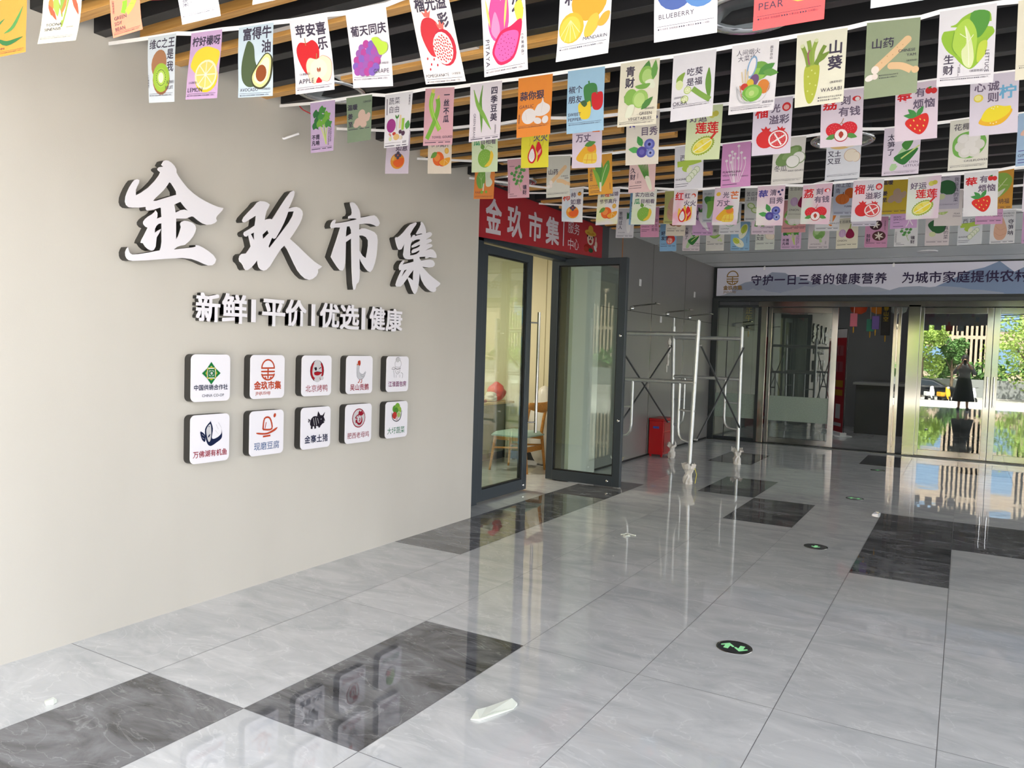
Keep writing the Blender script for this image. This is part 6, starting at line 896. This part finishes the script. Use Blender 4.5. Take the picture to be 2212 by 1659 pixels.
def lump(name, c, rx, ry, rz, m_, seed, label, cat, rough=.22, n=18, waist=0):
    r_ = random.Random(seed); V = []; F = []; off = [[r_.uniform(-1, 1) for _ in range(n)] for _ in range(13)]
    for i in range(13):
        ph = math.pi * i / 12; 
        for k in range(n):
            a = 2 * math.pi * k / n; q = 1 + rough * off[i][k] * math.sin(ph); s_ = math.sin(ph) ** .7
            if waist: s_ *= 1 - waist * max(0, math.cos(ph)) ** 1.5
            V.append((c[0] + rx * q * s_ * math.cos(a), c[1] + ry * q * s_ * math.sin(a), c[2] + rz * (1 + math.cos(ph))))
    for i in range(12):
        for k in range(n): F.append((i * n + k, (i + 1) * n + k, (i + 1) * n + (k + 1) % n, i * n + (k + 1) % n))
    o = mesh_obj(name, V, F, m_, None, None, False); shift(o, c); tag(o, label, cat)
    sm = o.modifiers.new('smooth', 'SUBSURF'); sm.levels = 1; sm.render_levels = 1
    return o
lump('plastic_bag', (-1.67, 6.52, .766), .13, .11, .125, mat('#e05a52', .3, 0, .1, 12, .3, name='red_plastic'), 3, 'red plastic bag on the office desk behind the glass', 'bag', .3, 18, .6)
lump('plastic_bag', (-1.6, 6.27, .766), .09, .075, .065, mat('#ded9d4', .3, 0, .1, 12, .3, name='white_plastic'), 8, 'small white plastic bag in front of the red bag on the desk', 'bag', .35)
lump('wrapped_chair', (-.95, 6.5, .0), .2, .17, .5, mat('#d9d5cb', .35, 0, .12, 6, .5, name='clear_wrap'), 11, 'tall chair wrapped in clear white plastic behind the oak chair', 'chair', .16, 20, .35)
b = MB(); b.box(-1.98, -1.585, 5.8, 6.12, .766, .772, 0); b.tube([(-1.565, 5.81, .785), (-1.565, 6.1, .785)], .019, 10, 1); o = b.build('paper_roll', [M_WHITE, mat('#8e2a2a', .6, name='maroon_paper')]); tag(o, 'white sheet with a maroon rolled edge lying on the office desk', 'paper'); shift(o, (-1.95, 5.9, .766))
t = thing('office_ceiling_lamp', 'square flush lamp in the office ceiling, seen only through its light', 'ceiling light', (-1.9, 5.0, 2.72))
b = MB(); b.box(-2.2, -1.6, 4.7, 5.3, 2.695, 2.72); under(b.build('diffuser', mat('#fff3dc', .5, em=3.0, name='lit_diffuser')), t)
al = bpy.data.lights.new('office_light', 'AREA'); al.energy = 18; al.size = .55; al.color = (1, .93, .76); alo = bpy.data.objects.new('office_light', al); COL.objects.link(alo); alo.location = (-1.9, 5.0, 2.68)

t = thing('lobby_fill_lamp', 'dim square lamp added unseen at the lobby ceiling to brighten the lobby', 'ceiling light', (1.6, 13.4, 3.0))  # added fill: unseen panel and area light that lift the dark lobby
b = MB(); b.box(1.3, 1.9, 13.1, 13.7, 2.97, 2.999); under(b.build('diffuser', mat('#f3f4ee', .5, em=.8, name='fill_diffuser')), t)
al = bpy.data.lights.new('lobby_fill_light', 'AREA'); al.energy = 4; al.size = .55; alo = bpy.data.objects.new('lobby_fill_light', al); COL.objects.link(alo); alo.location = (1.6, 13.4, 2.96)

# ------------------------------------------------------------------ floor guide markers
def marker(x, y, up, dn, label):
    t = thing('floor_guide_marker', label, 'floor marker', (x, y, 0), 'round green arrow markers in the floor')
    b = MB(); b.lathe([(0, .002), (.078, .002)], (x, y, 0), 28); under(b.build('disc', mat('#26292a', .3, name='black_marker')), t)
    b = MB(); b.lathe([(.078, .0015), (.079, .003), (.087, .003), (.088, .0)], (x, y, 0), 28); under(b.build('rim', M_STEEL), t)
    gm = mat('#9aeaa6', .5, em=.1, name='luminous_green')
    def arrow(cx, s):
        V = [(cx - .012, -.035 * s), (cx + .012, -.035 * s), (cx + .012, .008 * s), (cx + .028, -.006 * s), (cx + .034, .006 * s), (cx, .045 * s), (cx - .034, .006 * s), (cx - .028, -.006 * s), (cx - .012, .008 * s)]
        b = MB(); b.add([(x + p, y + q, .0026) for p, q in V], [tuple(range(9))]); under(b.build('arrow', gm), t)
    if up: arrow(-.034 if dn else 0, 1)
    if dn: arrow(.034 if up else 0, -1)
marker(2.65, 1.78, 1, 1, 'round black floor marker with two green arrows, nearest the camera')
marker(2.65, 4.223, 0, 1, 'round floor marker with one green arrow, second from the camera')
marker(2.65, 6.667, 1, 1, 'round floor marker with two green arrows, third from the camera')
marker(2.65, 9.105, 1, 0, 'small green floor marker near the open glass doors')

# ------------------------------------------------------------------ litter
def scrap(name, x, y, pts, label, m_, z=.004):
    b = MB(); V = [(x + a, y + b_, z + (.006 * ((i * 7) % 3))) for i, (a, b_) in enumerate(pts)]; n_ = len(V)
    b.add(V + [(v[0], v[1], .0008) for v in V], [tuple(range(n_)), tuple(range(2 * n_ - 1, n_ - 1, -1))] + [(i, n_ + i, n_ + (i + 1) % n_, (i + 1) % n_) for i in range(n_)]); o = b.build(name, m_); tag(o, label, 'litter'); shift(o, (x, y, 0))
PAP = mat('#e3e8de', .6, name='scrap_paper')
scrap('paper_scrap', 2.01, .53, [(-.035, -.11), (.0, -.1), (.03, -.02), (.06, .06), (.055, .1), (.02, .115), (-.005, .08), (-.03, .0), (-.045, -.05)], 'long torn pale paper scrap on the floor, right of the dark tile', PAP)
scrap('paper_scrap', .53, -.39, [(-.02, -.012), (.005, -.02), (.02, 0), (.012, .018), (-.01, .016)], 'tiny crumpled white scrap on the floor at the lower left', PAP, .012)
b = MB(); b.tube([(1.28, 3.64, .004), (1.33, 3.66, .012), (1.36, 3.63, .006), (1.32, 3.6, .005), (1.3, 3.7, .006), (1.39, 3.68, .004)], .005, 6); tag(b.build('string_scrap', PAP), 'knotted white string scrap on the floor near the office doorway', 'litter')
scrap('wrapper_scrap', 2.92, 5.92, [(-.03, -.07), (.02, -.06), (.035, 0), (.02, .07), (-.025, .06), (-.01, 0)], 'shiny crumpled wrapper on the floor beside the large dark tiles', mat('#c9cacc', .15, .6, name='shiny_wrapper'), .01)

# ------------------------------------------------------------------ lobby behind the glass
t = thing('roll_up_banner', 'tall red roll-up banner standing inside the open glass door', 'banner stand', (1.5, 13.8, 0))
Rb = Matrix.Translation((1.47, 13.8, 0)) @ Matrix.Rotation(math.radians(-60), 4, 'Z')
def rbm(u, v, d): return Rb @ Vector((-.4 + u * .8, -.01 - d, 2.0 - v * .8))
ops = [G('#e9e2e2', 0, 0, 1, 0, 1, .2, 0, .2), G('#d8a23a', .1, 1.2, .9, 1.2, .9, 1.36, .1, 1.36), G('#d8a23a', .1, 1.42, .9, 1.42, .9, 1.56, .1, 1.56), G('#c9707a', .15, .38, .85, .38, .85, .62, .15, .62), G('#c9707a', .15, .76, .85, .76, .85, 1.0, .15, 1.0), G('#8f9bc8', .15, 1.76, .42, 1.76, .42, 2.1, .15, 2.1), G('#e8e4ea', .55, 1.76, .82, 1.76, .82, 2.1, .55, 2.1), G('#e8e4ea', .1, 2.2, .9, 2.2, .9, 2.28, .1, 2.28)] + [G('#a01c26', x, y, x + .03, y, x + .03, y + .2, x, y + .2) for x in (.3, .46, .62) for y in (.4, .78)]
under(draw('sheet', ops, mat('#a01c26', .55, name='red_banner_sheet'), rbm, None, ([(0, 0), (1, 0), (1, 2.42), (0, 2.42)], [(0, 1, 2, 3)])), t)
b = MB(); b.box(-.42, .42, -.06, .06, .0, .07, 0, Rb); b.box(-.44, -.2, -.16, .16, 0, .015, 0, Rb); b.box(.2, .44, -.16, .16, 0, .015, 0, Rb); under(b.build('base', M_WHITE), t)
b = MB(); b.box(-.41, -.395, .0, .012, .07, 2.0, 0, Rb); b.box(.395, .41, .0, .012, .07, 2.0, 0, Rb); b.box(-.41, .41, 0, .012, 2.0, 2.015, 0, Rb); under(b.build('frame', M_STEEL), t)
b = MB(); b.box(1.75, 2.7, 14.4, 15.8, 0, .95, 0); b.box(1.7, 2.74, 14.35, 15.85, .95, 1.0, 1); o = b.build('lobby_counter', [mat('#4c4e4f', .5, 0, .1, 3, name='grey_counter'), mat('#8c8d8c', .35, name='counter_top')], bevel=.005); tag(o, 'grey counter in the dark lobby beyond the open door', 'counter')
b = MB(); b.box(4.4, 7, 12.6, 13.2, 0, .9, 0); b.box(4.35, 7.05, 12.55, 13.25, .9, .94, 1); o = b.build('display_counter', [mat('#8d968f', .5, name='pale_counter'), M_WHITE]); tag(o, 'pale lobby counter behind the glass door at the right edge', 'counter')
def hang(name, x, y, z, h_, label, c, txt=None, w=.11):
    t = thing(name, label, 'hanging ornament', (x, y, z), 'ornaments hanging in the lobby')
    b = MB(); b.box(x - w / 2, x + w / 2, y - .02, y + .02, z, z + h_); under(b.build('panel', mat(c, .6, name='ornament_card'), bevel=.004), t)
    b = MB(); b.tube([(x, y, z + h_), (x, y, 3.0)], .003, 5); under(b.build('cord', M_WHITE), t)
    b = MB(); b.lathe([(.005, 0), (.012, -.02), (.008, -.1), (0, -.11)], (x, y, z), 8); under(b.build('tassel', mat('#d8a23a', .6, name='yellow_tassel')), t)
    if txt: under(draw('lettering', [TV(txt, .2, .06, .6, '#d8b03a', .02)], None, lambda u, v, d: Vector((x - w / 2 + u * w, y - .021 - d, z + h_ - v * w))), t)
hang('hanging_card', 1.93, 12.0, 1.99, .22, 'pink hanging card at the top of the open doorway', '#d9748a')
hang('hanging_card', 2.17, 12.15, 1.92, .2, 'teal hanging card at the top of the open doorway', '#3f8f7a')
hang('hanging_card', 2.26, 12.05, 1.95, .22, 'purple hanging card at the top of the open doorway', '#7a5fae')
hang('hanging_card', 2.39, 12.3, 1.86, .5, 'dark hanging card with yellow characters in the open doorway', '#2a2626', '春山空', .14)
hang('hanging_card', .3, 11.62, 1.88, .42, 'dark hanging card with yellow characters behind the fixed glass panel', '#2a2626', '正午', .2)
for x, c, lb in ((1.93, '#d8542f', 'red paper lantern hanging in the lobby doorway'), (2.25, '#e08a2f', 'orange paper lantern hanging in the lobby doorway'), (2.55, '#cfd3cf', 'pale paper lantern hanging in the lobby doorway')):
    t = thing('paper_lantern', lb, 'lantern', (x, 12.6, 2.32), 'paper lanterns in the lobby')
    b = MB(); b.lathe([(.05, -.13), (.12, -.09), (.145, 0), (.12, .09), (.05, .13)], (x, 12.6, 2.36), 16); under(b.build('shade', mat(c, .7, name='lantern_paper')), t)
    b = MB(); b.tube([(x, 12.6, 2.49), (x, 12.6, 3.0)], .003, 5); under(b.build('cord', M_BLACK), t)
# ------------------------------------------------------------------ street behind the camera (seen mirrored in the glass front and the floor)
M_LEAF = [mat('#7fa04a', .6, 0, .3, 2, name='leaf_green'), mat('#99b455', .6, 0, .3, 2, name='leaf_light_green'), mat('#5d8344', .6, 0, .3, 2, name='leaf_dark_green')]
BARK = mat('#6a5a48', .9, 0, .2, 9, .4, name='bark')
GZ = -1.1
def tree(x, y, h, r, mi, label, seed):
    t = thing('street_tree', label, 'tree', (x, y, GZ), 'street trees')
    rr = random.Random(seed); b = MB(); b.tube([(x, y, GZ), (x + .05, y, GZ + h * .3), (x - .05, y + .05, GZ + h * .6)], [.13, .1, .05], 10)
    for a in range(5):
        an = a * 1.26 + seed; b.tube([(x + .03, y, GZ + h * .38), (x + .5 * r * math.cos(an), y + .5 * r * math.sin(an), GZ + h * .62)], [.05, .02], 6)
    under(b.build('trunk', BARK), t)
    V = []; F = []
    blobs = [(x + rr.uniform(-.6, .6) * r, y + rr.uniform(-.6, .6) * r, GZ + h * rr.uniform(.3, .88), r * rr.uniform(.35, .6)) for _ in range(11)]
    for k in range(3000):
        bx_, by_, bz_, br_ = blobs[k % 11]; d = Vector((rr.gauss(0, 1), rr.gauss(0, 1), rr.gauss(0, 1))).normalized() * br_ * rr.uniform(.6, 1.05)
        c = Vector((bx_, by_, bz_)) + d; a = Vector((rr.gauss(0, 1), rr.gauss(0, 1), rr.gauss(0, .6))).normalized() * rr.uniform(.09, .17); q = Vector((rr.gauss(0, 1), rr.gauss(0, 1), rr.gauss(0, 1))).cross(a).normalized() * rr.uniform(.05, .09)
        n_ = len(V); V += [c - a, c + q, c + a, c - q]; F.append((n_, n_ + 1, n_ + 2, n_ + 3))
    under(mesh_obj('foliage', V, F, M_LEAF[mi]), t)
for i, (x, y, h, r, mi, lb) in enumerate([(-7.5, -34, 6.0, 2.0, 0, 'street tree mirrored in the left sliding door'), (.9, -37.5, 6.6, 1.75, 1, 'light green street tree mirrored at the left of the middle glass door'), (2.75, -39, 4.6, .95, 2, 'slim darker street tree mirrored in the middle glass door'), (7.2, -37, 6.4, 2.5, 1, 'light green street tree mirrored in the right glass door'), (13.5, -38, 6.5, 2.4, 0, 'wide street tree mirrored beyond the right edge'), (-14, -30, 6.2, 2.2, 1, 'street tree far left across the street'), (22, -33, 6.4, 2.6, 0, 'street tree far right across the street'), (-22, -26, 6.0, 2.4, 2, 'dark street tree at the far left end of the street')]): tree(x, y, h, r, mi, lb, i + 2)
# black sedan parked along the street
CARP = mat('#16181c', .12, .3, name='black_car_paint'); CGL = mat('#20282e', .06, .2, name='car_window'); RUB = mat('#121212', .8, name='rubber')
cx, cy, cz = 1.0, -32.6, -1.1
t = thing('car', 'black sedan parked on the street, mirrored in the glass doors', 'car', (cx, cy, cz))
prof = [(-2.35, .38), (-2.38, .62), (-2.25, .78), (-1.45, .92), (-.65, 1.40), (.1, 1.46), (.85, 1.40), (1.7, .98), (2.3, .92), (2.4, .6), (2.35, .36)]
V = []; F = []; n_ = len(prof)
for yy, k in ((-.9, .94), (-.78, 1), (.78, 1), (.9, .94)):
    for a, z in prof: V.append((cx + a * (1 if abs(yy) < .8 else .985), cy + yy * (1 if z < 1 else .78), cz + z * (1 if abs(yy) < .8 else .97)))
for s in range(3):
    for i in range(n_): F.append((s * n_ + i, s * n_ + (i + 1) % n_, (s + 1) * n_ + (i + 1) % n_, (s + 1) * n_ + i))
F += [tuple(range(n_ - 1, -1, -1)), tuple(range(3 * n_, 4 * n_))]
o = under(mesh_obj('body', V, F, CARP), t); bv = o.modifiers.new('bevel', 'BEVEL'); bv.width = .05; bv.segments = 3; bv.limit_method = 'ANGLE'
for s in (-1, 1):
    b = MB(); yy = cy + s * .72
    for a in ([(-1.2, .98), (-.6, 1.33), (.02, 1.38), (.02, .98)], [(.1, .98), (.1, 1.38), (.8, 1.32), (1.45, .98)]):
        q = [(cx + p, cy + s * (.885 - .26 * (z - .98)), cz + z * .975) for p, z in a]; b.add(q + [(p, w - s * .02, z) for p, w, z in q], [(0, 1, 2, 3), (7, 6, 5, 4), (0, 4, 5, 1), (1, 5, 6, 2), (2, 6, 7, 3), (3, 7, 4, 0)])
    under(b.build('side_window', CGL), t)
    b = MB(); b.box(cx - 1.25, cx + 1.5, cy + s * .9 - .01, cy + s * .9 + .01, cz + .93, cz + .955); under(b.build('window_trim', M_CHROME), t)
    for a in (-1.45, 1.45):
        Mx = Matrix.Translation((cx + a, cy + s * .86, cz + .32)) @ Matrix.Rotation(math.radians(90), 4, 'X')
        b = MB(); b.lathe([(.2, .1), (.31, .09), (.32, 0), (.31, -.09), (.2, -.1)], (0, 0, 0), 20, 0, Mx); w_ = under(b.build('wheel', RUB), t)
        b = MB(); b.lathe([(0, .08 * -s), (.2, .1 * -s)], (0, 0, 0), 16, 0, Mx); hb = b.build('hub_cap', M_STEEL); hb.parent = w_; hb.matrix_parent_inverse = Matrix.Identity(4)
    b = MB(); b.box(cx - 2.36, cx - 2.2, cy + s * .55 - .2, cy + s * .55 + .2, cz + .62, cz + .75); under(b.build('head_lamp', M_CHROME), t)
# yellow share scooters and one pale one in front of the car
def scooter(x, y, c, label, turn):
    t = thing('scooter', label, 'scooter', (x, y, GZ), 'parked scooters on the street'); z = GZ; t.rotation_euler.z = math.radians(turn); m_ = mat(c, .35, name='scooter_plastic')
    def ad(n, f, mm=m_, bev=0):
        b = MB(); f(b); return under(b.build(n, mm, bevel=bev), t)
    for a in (-.55, .55):
        ad('wheel', lambda b: b.lathe([(.14, .045), (.21, .04), (.22, 0), (.21, -.04), (.14, -.045), (.14, .045)], (0, 0, 0), 18, 0, Matrix.Translation((x + a, y, z + .22)) @ Matrix.Rotation(math.radians(90), 4, 'X')), RUB)
    ad('rear_body', lambda b: b.box(x - .75, x - .1, y - .13, y + .13, z + .36, z + .66), m_, .06)
    ad('seat', lambda b: b.box(x - .7, x - .08, y - .12, y + .12, z + .67, z + .75), RUB, .03)
    ad('footboard', lambda b: b.box(x - .15, x + .38, y - .13, y + .13, z + .25, z + .32), RUB, .02)
    ad('front_shield', lambda b: b.tube([(x + .55, y, z + .26), (x + .42, y, z + .6), (x + .33, y, z + .98)], [.07, .15, .1], 10))
    ad('handlebar', lambda b: b.tube([(x + .28, y - .32, z + 1.02), (x + .34, y, z + 1.0), (x + .28, y + .32, z + 1.02)], .018, 8), RUB)
    ad('head_lamp', lambda b: b.lathe([(0, .03), (.07, .02), (.08, -.06)], (0, 0, 0), 12, 0, Matrix.Translation((x + .45, y, z + .94)) @ Matrix.Rotation(math.radians(90), 4, 'Y')), M_WHITE)
scooter(2.55, -30.4, '#e0a528', 'yellow scooter parked in front of the black sedan', 62); scooter(1.75, -30.4, '#d8d8d4', 'pale grey scooter parked in front of the black sedan', 70); scooter(3.9, -30.4, '#cfd2d0', 'white scooter parked right of the yellow one', 60); scooter(-7.2, -24.2, '#e0b040', 'yellow scooter parked far left on the street', 30)
# office block across the street and a low hedge wall
t = thing('office_building', 'office block with brown slatted facade across the street, mirrored in the glass', 'building', (4, -55, GZ))
b = MB(); b.box(-38, 46, -62, -55, GZ, 20); under(b.build('wall', mat('#b8a48e', .8, 0, .06, 1, name='pale_facade')), t)
for fl_ in range(4):
    for k in range(14):
        x = -34 + k * 5.6; z = .6 + fl_ * 3.6
        b = MB(); b.box(x, x + 2.4, -55.06, -54.96, z, z + 2.2); w_ = under(b.build('window', mat('#7f9fc0', .08, .2, name='blue_window')), t)
    b = MB()
    for k in range(14):
        for q in range(8): b.box(-34 + k * 5.6 + 2.6 + q * .37, -34 + k * 5.6 + 2.78 + q * .37, -55.16, -55.0, .2 + fl_ * 3.6, 3.5 + fl_ * 3.6)
    under(b.build('slat_panel', mat('#a87f62', .7, name='brown_slats')), t)
b = MB(); b.box(-30, 40, -41.4, -41.1, GZ, .2); o = b.build('garden_wall', mat('#8d8f8c', .8, 0, .1, 3, name='low_grey_wall')); tag(o, 'low grey garden wall across the street behind the car', 'wall')
V = []; F = []; rr = random.Random(4)
for k in range(7000):
    c = Vector((rr.uniform(-28, 38), rr.uniform(-43.6, -42.0), GZ + rr.uniform(0, 2.4 + .4 * math.sin(k)))); a = Vector((rr.gauss(0, 1), rr.gauss(0, 1), rr.gauss(0, .6))).normalized() * .28; q = Vector((rr.gauss(0, 1), rr.gauss(0, 1), rr.gauss(0, 1))).cross(a).normalized() * .15
    n_ = len(V); V += [c - a, c + q, c + a, c - q]; F.append((n_, n_ + 1, n_ + 2, n_ + 3))
o = mesh_obj('hedge', V, F, M_LEAF[2]); tag(o, 'long green hedge behind the low garden wall', 'hedge'); o['kind'] = 'stuff'

# ------------------------------------------------------------------ the person taking the picture (mirrored in the glass door)
SKIN = mat('#c99a7c', .5, name='skin'); TOP = mat('#6f6c6a', .8, 0, .08, 20, name='grey_knit'); SKIRT = mat('#17171a', .8, 0, .1, 10, name='black_skirt')
px, py = 3.57, -2.52
t = thing('person', 'person in grey top and black skirt holding up a phone, mirrored in the glass door', 'person', (px, py, 0))
def skin(name, chains, root, mats, lv=2):
    bm = bmesh.new(); sk = bm.verts.layers.skin.verify(); done = {}
    for ch_ in chains:
        prev = None
        for key, co, r in ch_:
            if key not in done:
                v = bm.verts.new(co); v[sk].radius = (r, r); done[key] = v
                if key == root: v[sk].use_root = True
            v = done[key]
            if prev is not None and prev is not v and not bm.edges.get((prev, v)): bm.edges.new((prev, v))
            prev = v
    me = bpy.data.meshes.new(name); bm.to_mesh(me); bm.free(); me.materials.append(mats)
    o = bpy.data.objects.new(name, me); link(o); s = o.modifiers.new('skin', 'SKIN'); s.use_smooth_shade = True
    ss = o.modifiers.new('sub', 'SUBSURF'); ss.levels = lv; ss.render_levels = lv; return under(o, t)
def p(x, y, z): return (px + x, py + y, z)
arms = []
for s in (-1, 1):
    a = [('ch', p(0, 0, 1.24), .125), ('sh%d' % s, p(s * .16, 0, 1.32), .055), ('el%d' % s, p(s * .26, .14, 1.13), .038), ('wr%d' % s, p(s * .1, .34, 1.38), .026), ('pm%d' % s, p(s * .07, .385, 1.43), .024)]
    arms.append(a)
    for k in range(4): arms.append([('pm%d' % s, p(s * .07, .385, 1.43), .024), ('fa%d%d' % (s, k), p(s * (.065 - .004 * k), .405, 1.415 + .02 * k), .009), ('fb%d%d' % (s, k), p(s * (.045), .418, 1.42 + .02 * k), .008), ('fc%d%d' % (s, k), p(s * (.026 + .004 * k), .414, 1.422 + .02 * k), .007)])
    arms.append([('pm%d' % s, p(s * .07, .385, 1.43), .024), ('ta%d' % s, p(s * .055, .36, 1.45), .01), ('tb%d' % s, p(s * .035, .352, 1.462), .008)])
legs = [[('pe', p(0, 0, .88), .13), ('hp%d' % s, p(s * .09, 0, .82), .09), ('kn%d' % s, p(s * .1, .02, .46), .055), ('an%d' % s, p(s * .11, -.02, .09), .033), ('to%d' % s, p(s * .13, .12, .035), .032)] for s in (-1, 1)]
skin('body', [[('pe', p(0, 0, .88), .13), ('wa', p(0, 0, 1.03), .105), ('ch', p(0, 0, 1.24), .125), ('nk', p(0, 0, 1.38), .045), ('hd0', p(0, .015, 1.44), .062), ('hd1', p(0, .02, 1.52), .082), ('hd2', p(0, .01, 1.59), .07)]] + arms + legs, 'pe', SKIN)
b = MB(); b.lathe([(.06, 1.4), (.12, 1.37), (.165, 1.32), (.155, 1.2), (.13, 1.05), (.15, .9), (.155, .86)], (px, py, 0), 24, 0, None, 1.12, .82); under(b.build('top', TOP), t)
b = MB()
for s in (-1, 1): b.tube([p(s * .13, 0, 1.325), p(s * .215, .07, 1.225), p(s * .262, .145, 1.125), p(s * .19, .23, 1.25)], [.068, .056, .05, .042], 14)
under(b.build('sleeves', TOP), t)
b = MB(); b.lathe([(.15, .98), (.175, .86), (.2, .7), (.24, .45), (.27, .28), (.265, .27), (.2, .5), (.15, .9)], (px, py, 0), 28, 0, None, 1.12, .9); under(b.build('skirt', SKIRT), t)
HAIR = mat('#1d1714', .6, 0, .2, 40, name='dark_hair')
b = MB(); b.lathe([(.0, .125), (.06, .112), (.095, .07), (.105, 0), (.1, -.08), (.085, -.14)], (px, py - .015, 1.555), 20, 0, None, .95, .95); o = under(b.build('hair', HAIR), t)
b = MB()
b.lathe([(0, .03), (.012, .02), (.016, 0), (0, -.01)], (px, py + .112, 1.505), 10); under(b.build('nose', SKIN), t)
for s in (-1, 1):
    b = MB(); b.lathe([(0, .011), (.013, .004), (.012, -.006), (0, -.01)], (px + s * .032, py + .092, 1.53), 10); under(b.build('eye', mat('#241a16', .3, name='dark_eye')), t)
    b = MB(); b.lathe([(0, .03), (.014, .015), (.016, -.01), (0, -.03)], (px + s * .092, py + .01, 1.515), 10); under(b.build('ear', SKIN), t)
    b = MB(); b.tube([p(s * .11, -.06, .035), p(s * .12, .04, .045), p(s * .13, .15, .03)], [.04, .048, .036], 12); under(b.build('shoe', RUB), t)
b = MB(); b.tube([p(-.025, .1, 1.468), p(0, .106, 1.465), p(.025, .1, 1.468)], .007, 8); under(b.build('mouth', mat('#a5615a', .5, name='lips')), t)
b = MB(); b.box(px - .038, px + .038, py + .395, py + .404, 1.37, 1.525); o = b.build('phone', M_BLACK, bevel=.003); tag(o, 'black phone held up by the person in the grey top', 'phone')
